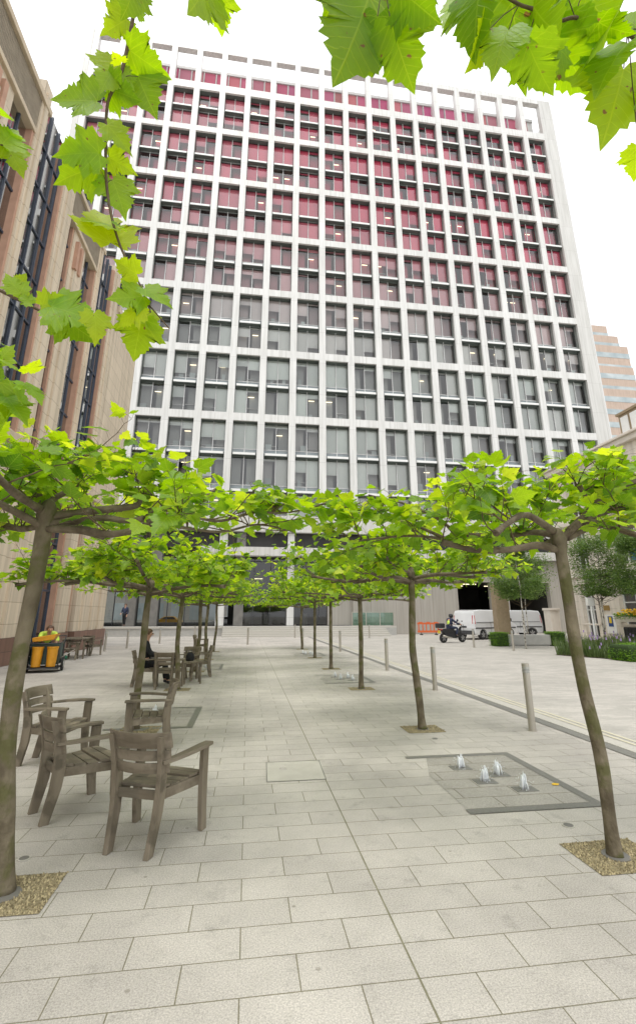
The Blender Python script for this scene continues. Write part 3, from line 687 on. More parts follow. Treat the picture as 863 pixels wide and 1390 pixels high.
# street behind the lobby
bb = empty('grey_street_building', (-5,85,0), 0, 'grey office block across the street seen through the lobby glass', 'building')
m = MB(); m.box(-30, 0, 0, 45, 8, 16); m.build('wall', M['planter'], bb)
m = MB()
for k in range(24):
    for z in (.8, 4.6, 8.4, 12.2): m.box(-29.5+k*3.1, -.05, z, -27.6+k*3.1, .1, z+2.7)
m.build('window', M['farglass'], bb)

# ------------------------------------------------------------------ bollards
def bollard_parts(root):
    m = MB(); m.cyl(0,0,0,.80,.052,18); m.cyl(0,0,.885,.93,.054,18); m.cyl(0,0,0,.010,.066,18); m.build('post', M['steel'], root)
    m = MB(); m.cyl(0,0,.80,.885,.050,18)
    for k in range(4): m.cyl(0,0,.808+k*.02,.813+k*.02,.056,18,1)
    m.build('lamp_band', [M['lightband'], M['darksteel']], root)
bl = [((4.24,7.19),'nearest steel bollard beside the near right plane tree'),
      ((4.28,11.09),'second steel bollard along the drain strip, between near and middle trees'),
      ((4.32,15.09),'third steel bollard along the drain strip, behind the second'),
      ((4.32,22.8),'steel bollard far down the drain strip, before the entrance steps'),
      ((11.79,24.64),'steel bollard on the road in front of the white van wheel'),
      ((12.6,22.2),'steel bollard in front of the stone bench between the clipped box cubes'),
      ((.07,28.75),'steel bollard alone in the middle of the avenue before the steps'),
      ((3.5,36.3),'steel bollard close to the foot of the steps, left one'),
      ((8.94,35.6),'steel bollard close to the foot of the steps, beside the balustrade'),
      ((3.04,27.0),'steel bollard behind the far right row of plane trees'),
      ((-6.55,24.53),'steel bollard nearest the corner of the sandstone building'),
      ((-6.01,26.48),'steel bollard just right of the sandstone building corner'),
      ((-5.1,30.5),'steel bollard in front of the podium, right of the two by the corner'),
      ((-3.4,33.5),'steel bollard in front of the podium, behind the left row of trees')]
b0 = empty('bollard', (*bl[0][0],0), 0, bl[0][1], 'bollard', 'steel bollards around the square'); bollard_parts(b0)
for (x, y), lab in bl[1:]: copy_tree(b0, loc=(x,y,0), label=lab)

# ------------------------------------------------------------------ armchairs
def arc_slat(mb, z0, z1, hw, yb, depth, th, tilt=0.0, m=0):
    n = 8; rings = []
    for k in range(n+1):
        t = k/n*2-1; x = t*hw; y = yb - depth*(1-t*t); nx, ny = 2*depth*t/hw, 1.0
        l = math.hypot(nx, ny); nx, ny = -nx/l*-1, -ny/l
        rings.append([(x, y, z0), (x - (-2*depth*t/hw)/l*th*-1*0, y-th, z0), (x, y-th-tilt, z1), (x, y-tilt, z1)])
    mb.loft(rings, m)
def plank(mb, pts, hw, th, m=0, vertical=False):
    """board following pts; hw half width (sideways), th thickness"""
    rings = []
    for i, p in enumerate(pts):
        p = Vector(p); a = Vector(pts[max(i-1,0)]); b = Vector(pts[min(i+1,len(pts)-1)]); t = (b-a).normalized()
        side = t.cross(Vector((0,0,1))).normalized(); u = side.cross(t)
        w_ = hw[i] if isinstance(hw, (list,tuple)) else hw
        rings.append([p-side*w_, p+side*w_, p+side*w_+u*th, p-side*w_+u*th])
    mb.loft(rings, m)
def leg_mb(pts, wx, wy):
    m = MB(); m.loft([[(x-wx,y-d,z),(x+wx,y-d,z),(x+wx,y+d,z),(x-wx,y+d,z)] for (x,y,z), d in zip(pts, wy)]); return m
def make_chair(root):
    for s in (-1, 1):
        q = [(.165,-.285,0),(.17,-.265,.10),(.178,-.235,.25),(.185,-.225,.40),(.192,-.235,.52),(.198,-.262,.64),(.205,-.315,.78)]
        leg_mb([(s*x,y,z) for x,y,z in q], .019, (.036,.040,.046,.048,.044,.038,.028)).build('leg', M['teak'], root, .004)
        q = [(.30,.245,0),(.30,.225,.15),(.298,.215,.35),(.295,.22,.60)]
        leg_mb([(s*x,y,z) for x,y,z in q], .0195, (.036,.040,.044,.044)).build('leg', M['teak'], root, .004)
        m = MB(); plank(m, [(s*.205,-.27,.585),(s*.25,-.15,.592),(s*.29,.0,.602),(s*.308,.15,.607),(s*.306,.28,.603)], (.027,.034,.041,.044,.036), .026)
        m.build('armrest', M['teaky'], root, .004)
    m = MB()
    for k, y in enumerate((-.20,-.105,-.01,.085,.18)):
        hw = .175 + .105*((y+.2)/.42); h2 = .175+.105*((y+.29)/.42)
        if k == 4: m.loft([[(x,y0,.425),(x,y0+.085*(1-(abs(x)/.34)**2*.5),.422-.0),(x,y0+.085*(1-(abs(x)/.34)**2*.5),.400),(x,y0,.404)] for x, y0 in [(-.27,y),(-.14,y),(0,y),(.14,y),(.27,y)]])
        else:
            dz = -.012 if k in (1, 2) else 0
            m.loft([[(-hw,y,.404+dz),(hw,y,.404+dz),(hw,y,.425+dz),(-hw,y,.425+dz)],[(-h2,y+.085,.404+dz),(h2,y+.085,.404+dz),(h2,y+.085,.425+dz),(-h2,y+.085,.425+dz)]])
    m.build('seat', M['teakx'], root, .003)
    m = MB()
    for s in (-1, 1): m.loft([[(s*.178-.011,-.20,.335),(s*.178+.011,-.20,.335),(s*.178+.011,-.20,.402),(s*.178-.011,-.20,.402)],[(s*.285-.011,.215,.335),(s*.285+.011,.215,.335),(s*.285+.011,.215,.402),(s*.285-.011,.215,.402)]])
    m.box(-.28,.20,.335,.28,.222,.398); m.box(-.17,-.235,.34,.17,-.215,.40)
    m.build('seat_rail', M['teakx'], root)
    m = MB()
    for z0, z1, hw, y, t in ((.52,.592,.235,-.195,.014),(.606,.678,.25,-.208,.018),(.692,.805,.265,-.226,.036)):
        arc_slat(m, z0, z1, hw, y, .085, .02, t)
    m.build('backrest', M['teakx'], root, .004)
GC = 'weathered wooden armchairs set out under the plane trees'
def hd(az): return -R(az)     # heading in degrees clockwise from +Y
ch = [((-.665,4.37),23,'weathered wooden armchair nearest the camera, its slatted back towards us'),
      ((-1.44,5.03),55,'wooden armchair seen half from behind, left of the nearest armchair'),
      ((-2.20,6.55),100,'wooden armchair behind the near left tree trunk, its seat facing right'),
      ((-1.22,6.96),262,'wooden armchair just right of the second left tree trunk, facing left'),
      ((-1.82,12.32),8,'wooden armchair with its back to us beside the seated person'),
      ((-2.40,12.75),78,'wooden armchair occupied by the seated person in black'),
      ((-1.55,13.75),205,'wooden armchair facing us just behind the seated person'),
      ((-1.25,14.35),262,'wooden armchair seen between the second and third left tree trunks'),
      ((-1.95,22.1),95,'farthest wooden armchair on the avenue, behind the fourth left tree trunk'),
      ((-6.65,20.3),185,'wooden armchair tucked at the near side of the table by the sandstone building'),
      ((-6.5,22.3),15,'wooden armchair at the far side of the table by the sandstone building')]
c0 = empty('wooden_armchair', (*ch[0][0],0), hd(ch[0][1]), ch[0][2], 'armchair', GC); make_chair(c0)
for (x, y), az, lab in ch[1:]: copy_tree(c0, loc=(x,y,0), rz=hd(az), label=lab)
t_ = empty('wooden_table', (-6.75,21.25,0), R(8), 'long weathered wooden table beside the sandstone building corner', 'table')
m = MB()
for k in range(6): m.box(-.45+k*.152,-.85,.72,-.45+k*.152+.14,.85,.75)
m.build('tabletop', M['teaky'], t_)
for sx in (-1,1):
    for sy in (-1,1):
        m = MB(); m.box(sx*.38-.03, sy*.72-.03, 0, sx*.38+.03, sy*.72+.03, .719); m.build('leg', M['teak'], t_)
m = MB(); m.box(-.36,-.70,.62,-.34,.70,.715); m.box(.34,-.70,.62,.36,.70,.715); m.build('apron', M['teaky'], t_)
t_ = empty('side_table', (-1.32,13.05,0), R(10), 'small low wooden table between the chairs of the seated person', 'table')
m = MB()
for k in range(4): m.box(-.24+k*.122,-.24,.50,-.24+k*.122+.113,.24,.525)
m.build('tabletop', M['teaky'], t_)
for sx in (-1,1):
    for sy in (-1,1):
        m = MB(); m.box(sx*.19-.02, sy*.19-.02, 0, sx*.19+.02, sy*.19+.02, .499); m.build('leg', M['teak'], t_)

# ------------------------------------------------------------------ tree pits, fountains, covers
def pit(x, y, lab):
    root = empty('tree_pit', (x,y,0), 0, lab, 'tree pit', 'gravel tree pits in the paving')
    m = MB(); s = .285
    m.poly([(-s,-s*.8,.004),(s,-s*.8,.004),(s,s*.8,.004),(-s,s*.8,.004)]); m.build('gravel_bed', M['gravel'], root)
    m = MB(); rr = random.Random(int(x*100+y*10))
    npb = 1500 if y < 5 else (500 if y < 9 else 150)
    for _ in range(npb):
        a, b_ = rr.uniform(-s,s), rr.uniform(-s*.8,s*.8)
        if math.hypot(a,b_) < .085: continue
        r = rr.uniform(.004,.0105); ang = rr.uniform(0,3); cs, sn = math.cos(ang)*r, math.sin(ang)*r; h = .004+r*rr.uniform(.8,1.6)
        q = len(m.v); m.v += [(a+cs,b_+sn,.004),(a-sn*.7,b_+cs*.7,.004),(a-cs,b_-sn,.004),(a+sn*.7,b_-cs*.7,.004),(a+rr.uniform(-.3,.3)*r,b_+rr.uniform(-.3,.3)*r,h)]
        tn = rr.random(); cc = (.40*tn+.13,.34*tn+.105,.21*tn+.055)
        for i in range(4): m.face((q+i, q+(i+1)%4, q+4), 0, False, cc)
    o = m.build('pebbles', M['room'], root); tag(o, kind='stuff')
    m = MB(); n = 20
    m.loft([[( .092*math.cos(2*math.pi*i/n), .092*math.sin(2*math.pi*i/n), z) for i in range(n)] for k, z in ((0,.002),(1,.010))], 0)
    m.build('root_collar', M['piergrey'], root)

def fountain(x, y, lab, jets=((-.18,.30),(-.12,-.16),(.12,.03),(.16,-.42))):
    root = empty('fountain', (x,y,0), 0, lab, 'fountain', 'small pavement fountains between the trees')
    m = MB(); m.poly([(-.62,-.86,.003),(.62,-.86,.003),(.62,.72,.003),(-.42,.72,.003),(-.62,.1,.003)]); m.build('damp_paving', M['wetstone'], root)
    m = MB(); m.poly([(-.66,.72,.006),(.66,.72,.006),(.66,.80,.006),(-.66,.80,.006)]); m.poly([(.56,-.82,.006),(.66,-.82,.006),(.66,.72,.006),(.56,.72,.006)]); m.poly([(-.64,-.92,.006),(.66,-.92,.006),(.66,-.82,.006),(-.64,-.82,.006)])
    m.build('drain_slot', M['darkstone'], root)
    for k, (a, b_) in enumerate(jets):
        m = MB(); m.box(a-.11,b_-.075,.002,a+.11,b_+.075,.007); gr_ = m.build('nozzle_plate', M['darkstone'], root)
        m = MB(); rr = random.Random(k*7+int(y)); 
        for j in range(16):                                          # strands of falling water thrown from one nozzle
            an = rr.uniform(0,6.28); ro = rr.uniform(.005,.05); h = rr.uniform(.09,.17)*(1-.4*ro/.05)
            pts = [(a+math.cos(an)*ro*q*1.0, b_+math.sin(an)*ro*q, .005+h*zz) for q, zz in ((.1,0),(.25,.5),(.45,.85),(.65,1.0),(.85,.82),(1.0,.35),(1.08,0))]
            m.tube(pts, [.005,.006,.007,.009,.007,.006,.004], 6, 0, True, .5, j)
        for j in range(60):
            an = rr.uniform(0,6.28); ro = rr.uniform(.0,.085); m.sphere((a+math.cos(an)*ro, b_+math.sin(an)*ro, rr.uniform(.008,.17)*(1-ro*5)), rr.uniform(.0015,.005), 5, 4)
        m.build('water_jet', M['water'], root)
    if y < 6 and x > 0:
        pass
fountain(2.60,5.36,'nearest pavement fountain with four short jets, right of the avenue')
fountain(2.62,13.4,'second fountain along the right tree row, by the third tree')
fountain(-1.42,9.0,'fountain behind the armchair at the second left tree trunk', ((-.1,.25),(-.06,-.1),(.10,.05),(.12,-.3)))
fountain(-1.40,17.0,'far left fountain beside the third left tree trunk')
fountain(2.64,21.5,'far right fountain before the steps, near the last right trees')

o = MB(); o.poly([(0.26,5.50,.003),(.87,5.50,.003),(.92,6.17,.003),(.28,6.17,.003)], 1)
for a, b_, c_, d_ in ((.26,5.50,.87,5.508),(.28,6.162,.92,6.17)): o.poly([(a,b_,.005),(c_,b_,.005),(c_,d_,.005),(a,d_,.005)], 0)
for a, c_ in ((.26,.268),(.872,.88)): o.poly([(a,5.5,.005),(c_,5.5,.005),(c_+.02,6.17,.005),(a+.02,6.17,.005)], 0)
o.poly([(.42,5.86,.0045),(.50,5.86,.0045),(.50,6.05,.0045),(.42,6.05,.0045)], 2)
o = o.build('manhole_cover', [M['darkstone'], M['patchstone'], M['pave']]); tag(o, 'square paved inspection cover with a dark edge in the middle of the avenue', 'manhole cover')
def disc(x, y, r, lab):
    m = MB(); m.cyl(0,0,.001,.006,r,24); m.cyl(0,0,.006,.008,r*.75,24,1); o = m.build('ground_light', [M['patchstone'], M['piergrey']]); o.location = (x,y,0); tag(o, lab, 'ground light', 'round uplights set in the paving')
disc(gr(33,1166).x, gr(33,1166).y, .042, 'round uplight in the paving behind the near left tree pit')
disc(gr(771,1121).x, gr(771,1121).y, .05, 'round uplight in the paving left of the near right tree trunk')
disc(gr(590,1003).x, gr(590,1003).y, .05, 'round uplight in the paving before the second right tree')
m = MB(); rr = random.Random(9)
yl = MB(); yl.poly([(0,0,.0085),(.05,-.01,.0085),(.09,.03,.0085),(.05,.06,.0085),(.01,.04,.0085)]); o = yl.build('fallen_leaf', M['flower']); p_ = gr(750,1067); o.location = (p_.x,p_.y,0); tag(o, 'yellow fallen leaf lying on the near fountain paving', 'leaf')

# ------------------------------------------------------------------ people
def skin_mesh(name, verts, edges, root_i, mt, parent, sub=2):
    """verts: (x,y,z,r); one continuous surface grown round a skeleton"""
    import bmesh
    me = bpy.data.meshes.new(name); bm = bmesh.new(); lay = bm.verts.layers.skin.verify(); vs = []
    for i, (x, y, z, r) in enumerate(verts):
        v = bm.verts.new((x,y,z)); v[lay].radius = (r, r) if not isinstance(r, tuple) else r; v[lay].use_root = (i == root_i); vs.append(v)
    for a, b_ in edges: bm.edges.new((vs[a], vs[b_]))
    bm.to_mesh(me); bm.free(); me.materials.append(mt)
    o = bpy.data.objects.new(name, me); C.objects.link(o)
    if parent: o.parent = parent
    s = o.modifiers.new('skin', 'SKIN'); s.use_smooth_shade = True
    q = o.modifiers.new('sub', 'SUBSURF'); q.levels = sub; q.render_levels = sub
    return o
def person(root, J, top, trouser, shoe, hair=M['hair'], cover_legs=True):
    """J: joints pelvis chest neck head ; per side shoulder elbow wrist hip knee ankle toe"""
    P = lambda k: Vector(J[k])
    V = [(*P('pelvis'),.12),(*((P('pelvis')+P('chest'))/2),.12),(*P('chest'),.135),(*P('neck'),.055),(*(P('neck')*.45+P('head')*.55),.06),(*P('head'),.092),(*(P('head')+(P('head')-P('neck')).normalized()*.075),.075)]
    E = [(0,1),(1,2),(2,3),(3,4),(4,5),(5,6)]
    def add(base, chain):
        pr = base
        for p, r in chain: V.append((*p, r)); E.append((pr, len(V)-1)); pr = len(V)-1
        return pr
    for s in 'LR':
        e = add(2, [(P('sh'+s),.062),((P('sh'+s)+P('el'+s))/2,.052),(P('el'+s),.044),(P('wr'+s),.03)])
        d = (P('wr'+s)-P('el'+s)).normalized(); sd = d.cross(Vector((0,0,1))); sd = sd.normalized() if sd.length > .1 else Vector((1,0,0))
        e = add(e, [(P('wr'+s)+d*.055,.034)])
        for k in range(4):
            o_ = sd*(.027-.018*k); L2 = (.05,.058,.055,.042)[k]
            add(e, [(P('wr'+s)+d*.09+o_,.0095),(P('wr'+s)+d*(.09+L2*.6)+o_+Vector((0,0,-.012)),.009),(P('wr'+s)+d*(.09+L2)+o_+Vector((0,0,-.032)),.008)])
        add(e, [(P('wr'+s)+d*.06+sd*.045,.011),(P('wr'+s)+d*.09+sd*.052+Vector((0,0,-.02)),.009)])
        add(0, [(P('hip'+s),.085),((P('hip'+s)+P('kn'+s))/2,.072),(P('kn'+s),.056),((P('kn'+s)+P('an'+s))/2,.05),(P('an'+s),.036),(P('toe'+s),.032)])
    skin_mesh('body', V, E, 0, M['skin'], root)
    # clothes: shell round torso and arms, and round the legs
    T = [(*P('pelvis'),.145),(*((P('pelvis')+P('chest'))/2),.15),(*P('chest'),.165),(*(P('neck')+(P('neck')-P('chest'))*.12),.085)]; TE = [(0,1),(1,2),(2,3)]
    for s in 'LR':
        b_ = 2
        for p, r in ((P('sh'+s),.082),((P('sh'+s)+P('el'+s))/2,.068),(P('el'+s),.06),(P('el'+s)*.12+P('wr'+s)*.88,.044)): T.append((*p,r)); TE.append((b_,len(T)-1)); b_ = len(T)-1
    skin_mesh('jacket', T, TE, 0, top, root)
    T = [(*P('pelvis'),.14)]; TE = []
    for s in 'LR':
        b_ = 0
        for p, r in ((P('hip'+s),.102),((P('hip'+s)+P('kn'+s))/2,.088),(P('kn'+s),.072),((P('kn'+s)+P('an'+s))/2,.064),(P('an'+s)+Vector((0,0,.02)),.055)): T.append((*p,r)); TE.append((b_,len(T)-1)); b_ = len(T)-1
    skin_mesh('trousers', T, TE, 0, trouser, root)
    for s in 'LR':
        d = (P('toe'+s)-P('an'+s)); d.z = 0; d = d.normalized() if d.length > .01 else Vector((0,1,0))
        skin_mesh('shoe', [(*(P('an'+s)-d*.04),.048),(*(P('an'+s)+d*.05+Vector((0,0,-.03))),.046),(*P('toe'+s),.04)], [(0,1),(1,2)], 0, shoe, root, 1)
    f = Vector(J.get('face', (0,1,0))).normalized(); h = P('head'); s_ = f.cross(Vector((0,0,1))).normalized()
    m = MB(); m.sphere(h+f*.098+Vector((0,0,-.005)), .016, 8, 6, 0, 1, 1, 1.3)
    for q in (-1,1): m.sphere(h+s_*q*.094-f*.005, .022, 8, 6, 0, .6, .9, 1.2)
    m.build('nose_and_ears', M['skin'], root)
    m = MB()
    for q in (-1,1): m.sphere(h+f*.088+s_*q*.032+Vector((0,0,.02)), .012, 8, 6)
    m.build('eyes', M['darksteel'], root)
    m = MB(); m.sphere(h+f*.092+Vector((0,0,-.045)), .02, 8, 5, 0, 1, 1, .3); m.build('mouth', M['pink'], root)
    if hair:
        m = MB(); n, k_ = 14, 8; rings = []
        for j in range(k_+1):
            a = math.pi*.62*j/k_+.02; ring = []
            for i in range(n):
                u = 2*math.pi*i/n; dv = f*math.cos(u)*math.sin(a)+s_*math.sin(u)*math.sin(a); fr_ = math.cos(u)
                aa = a if fr_ < .35 else min(a, 1.0)
                dv = (f*math.cos(u)+s_*math.sin(u))*math.sin(aa)
                ring.append(h - f*.012 + dv*.112 + Vector((0,0,.02+math.cos(aa)*.105)) + Vector((noise.noise(dv*9)*.008,)*3))
            rings.append(ring)
        m.loft(rings, 0, True, True); m.build('hair', hair, root)

pr = empty('person', (-2.37,12.8,0), hd(78), 'seated person in black with short brown hair on an armchair', 'person')
person(pr, dict(pelvis=(0,-.06,.50),chest=(0,-.10,.86),neck=(0,-.08,1.04),head=(0,-.03,1.19),shL=(-.19,-.10,.96),shR=(.19,-.10,.96),elL=(-.25,.05,.72),elR=(.25,.05,.72),wrL=(-.12,.27,.68),wrR=(.12,.27,.68),
    hipL=(-.09,0,.48),hipR=(.09,0,.48),knL=(-.13,.40,.50),knR=(.13,.40,.50),anL=(-.13,.44,.09),anR=(.12,.50,.09),toeL=(-.13,.60,.035),toeR=(.12,.66,.035),face=(.25,1,-.15)), M['blackcloth'], M['blackcloth'], M['blackplastic'])
m = MB(); m.loft([[(.17*math.cos(a)*s,.12*math.sin(a)*s,z) for a in [k*math.pi/6 for k in range(12)]] for z, s in ((0,.85),(.08,1.08),(.2,1),(.30,.7),(.34,.3))], 0, True, True)
m.tube([(-.08,0,.3),(-.06,0,.42),(.06,0,.42),(.08,0,.3)], .012, 6)
o = m.build('handbag', M['blackcloth']); o.location = (-1.40,13.05,.526); o.scale = (.6,.6,.6); tag(o, 'black bag standing on the small low table', 'bag')

# street sweeper and cart
pr = empty('person', (-6.35,17.0,0), hd(150), 'street sweeper in hi-vis jacket bending behind the orange cart', 'person')
person(pr, dict(pelvis=(0,-.12,.82),chest=(0,.16,1.02),neck=(0,.30,1.12),head=(0,.40,1.20),shL=(-.2,.20,1.06),shR=(.2,.20,1.06),elL=(-.26,.36,.88),elR=(.26,.36,.88),wrL=(-.2,.55,.84),wrR=(.2,.55,.84),
    hipL=(-.1,-.12,.80),hipR=(.1,-.12,.80),knL=(-.12,.02,.45),knR=(.12,-.02,.45),anL=(-.12,-.08,.09),anR=(.12,-.14,.09),toeL=(-.12,.10,.035),toeR=(.12,.05,.035),face=(0,1,-.3)), M['hivis'], M['navy'], M['blackplastic'])
ct = empty('cleaning_cart', (-6.0,16.15,0), R(12), 'orange and black street cleaning cart with two upright bins and wheels', 'cart')
m = MB()
for s in (-.2,.2): m.loft([[(s+.15*k_*math.cos(a), .0+.17*k_*math.sin(a)-.12, z) for a in [j*math.pi/8 for j in range(16)]] for z, k_ in ((.16,.85),(.5,.95),(.66,1.0),(.68,1.08),(.72,1.08))], 0, True, False)
m.build('bin', M['cartyellow'], ct)
m = MB(); m.loft([[(-.36,-.22,.86),(.20,-.32,.92),(.20,.30,.92),(-.36,.30,.86)],[(-.38,-.24,.98),(.30,-.34,1.10),(.30,.34,1.08),(-.38,.34,.98)]]); m.build('hopper', M['cartyellow'], ct, .02)
m = MB(); m.box(-.40,-.02,.20,.40,.50,.80); m.build('dark_bin', M['greenbin'], ct, .03)
m = MB()
for x in (-.42,.42):
    m.tube([(x,-.34,.10),(x,-.34,.82),(x,.5,.86),(x,.72,1.0)], .016, 6); m.tube([(x,-.34,.12),(x,.5,.12)], .016, 6); m.tube([(x,.5,.12),(x,.5,.86)], .016, 6)
m.tube([(-.42,.72,1.0),(.42,.72,1.0)], .016, 6); m.tube([(-.42,-.34,.82),(.42,-.34,.82)], .016, 6); m.tube([(-.42,-.34,.12),(.42,-.34,.12)], .016, 6); m.box(-.41,-.33,.11,.41,.5,.14)
m.build('frame', M['darksteel'], ct)
for s in (-1,1):
    m = MB(); m.loft([[(s*.47+dx,.25+.21*math.cos(a),.21+.21*math.sin(a)) for a in [k*math.pi/12 for k in range(24)]] for dx in (-.03,.03)], 0, True, False); wh = m.build('wheel', M['tyre'], ct, .01)
    m = MB(); m.loft([[(s*.47+dx,.25+.11*math.cos(a),.21+.11*math.sin(a)) for a in [k*math.pi/8 for k in range(16)]] for dx in (-.035,.035)]); m.build('hub', M['rim'], wh)
m = MB(); m.loft([[(-.62,-.30,.12),(-.46,-.34,.12),(-.46,.14,.12),(-.62,.14,.12)],[(-.60,-.34,.85),(-.45,-.36,.85),(-.45,.12,.85),(-.60,.12,.85)]]); m.build('side_bag', M['blackcloth'], ct, .02)
m = MB(); m.tube([(.44,-.2,.40),(.8,-.05,.62)], .013, 6); m.tube([(-.44,.1,.5),(-.5,.12,1.3)], .012, 6); m.build('broom_handle', M['steel'], ct)
m = MB(); m.sphere((0,0,.12), .16, 12, 8, 0, 1, 1, .75); o = m.build('rubbish_bag', M['greenbag']); o.location = (gr(87,896).x,gr(87,896).y,0); o.scale = (.75,.75,.75); tag(o, 'small green bag on the ground right of the cleaning cart', 'bag')

# standing pedestrian and café seat on the podium
pr = empty('person', (-9.7,40.9,.745), hd(195), 'standing pedestrian in a dark suit on the podium at far left', 'person')
person(pr, dict(pelvis=(0,0,.92),chest=(0,.0,1.30),neck=(0,0,1.48),head=(0,.02,1.63),shL=(-.2,0,1.40),shR=(.2,0,1.40),elL=(-.25,-.02,1.12),elR=(.25,.02,1.12),wrL=(-.24,.10,.88),wrR=(.22,.2,1.0),
    hipL=(-.1,0,.90),hipR=(.1,0,.90),knL=(-.1,.08,.48),knR=(.1,-.02,.48),anL=(-.1,.06,.09),anR=(.1,-.16,.09),toeL=(-.1,.22,.035),toeR=(.1,-.02,.035),face=(0,1,0)), M['navy'], M['blackcloth'], M['blackplastic'])
pr = empty('person', (-11.9,41.0,.745), hd(110), 'seated figure in a pale grey coat on the podium edge', 'person')
person(pr, dict(pelvis=(0,-.06,.50),chest=(0,-.16,.86),neck=(0,-.12,1.04),head=(0,-.06,1.20),shL=(-.19,-.15,.96),shR=(.19,-.15,.96),elL=(-.25,.0,.72),elR=(.25,.0,.72),wrL=(-.12,.22,.68),wrR=(.12,.22,.68),
    hipL=(-.09,0,.48),hipR=(.09,0,.48),knL=(-.13,.40,.52),knR=(.13,.40,.52),anL=(-.13,.54,.09),anR=(.12,.60,.09),toeL=(-.13,.72,.035),toeR=(.12,.78,.035),face=(0,1,0)), M['greycloth'], M['blackcloth'], M['blackplastic'])
m = MB(); m.box(-.5,-.35,0,.5,.35,.08); m.box(-.3,-.25,.08,.3,.25,.36); m.box(-.5,-.4,.36,.5,.4,.44); m.box(-.55,-.42,.44,-.42,.42,.8); o = m.build('lounge_seat', M['blackplastic'], bevel=.04); o.location = (-11.9,41.0,.735); o.rotation_euler = (0,0,R(-20)); tag(o, 'low black lounge seat under the seated figure on the podium', 'seat')

# ------------------------------------------------------------------ vehicles
def wheel(root, x, y, r=.33, w_=.2, side=1, name='wheel'):
    m = MB(); prof = [(-w_/2,r*.86),(-w_/2,r*.96),(-w_/2+.02,r),(w_/2-.02,r),(w_/2,r*.96),(w_/2,r*.86)]
    m.loft([[(x+rr*math.cos(a), y+dy, r+rr*math.sin(a)) for a in [k*math.pi/12 for k in range(24)]] for dy, rr in prof], 0, True, True)
    wh = m.build(name, M['tyre'], root)
    m = MB(); yo = y+side*(w_/2+.004)
    m.loft([[(x+rr*math.cos(a), yo+dy*side, r+rr*math.sin(a)) for a in [k*math.pi/10 for k in range(20)]] for dy, rr in ((-.03,r*.66),(.0,r*.66),(.003,r*.60))])
    for k in range(5):
        a = k*2*math.pi/5+.3; T = Matrix.Translation((x,yo+side*.006,r)) @ Matrix.Rotation(-a,4,'Y'); m.box(r*.1,-.008,-.03,r*.60,.008,.03,1,None,T)
    m.build('rim', [M['blackplastic'], M['rim']], wh)
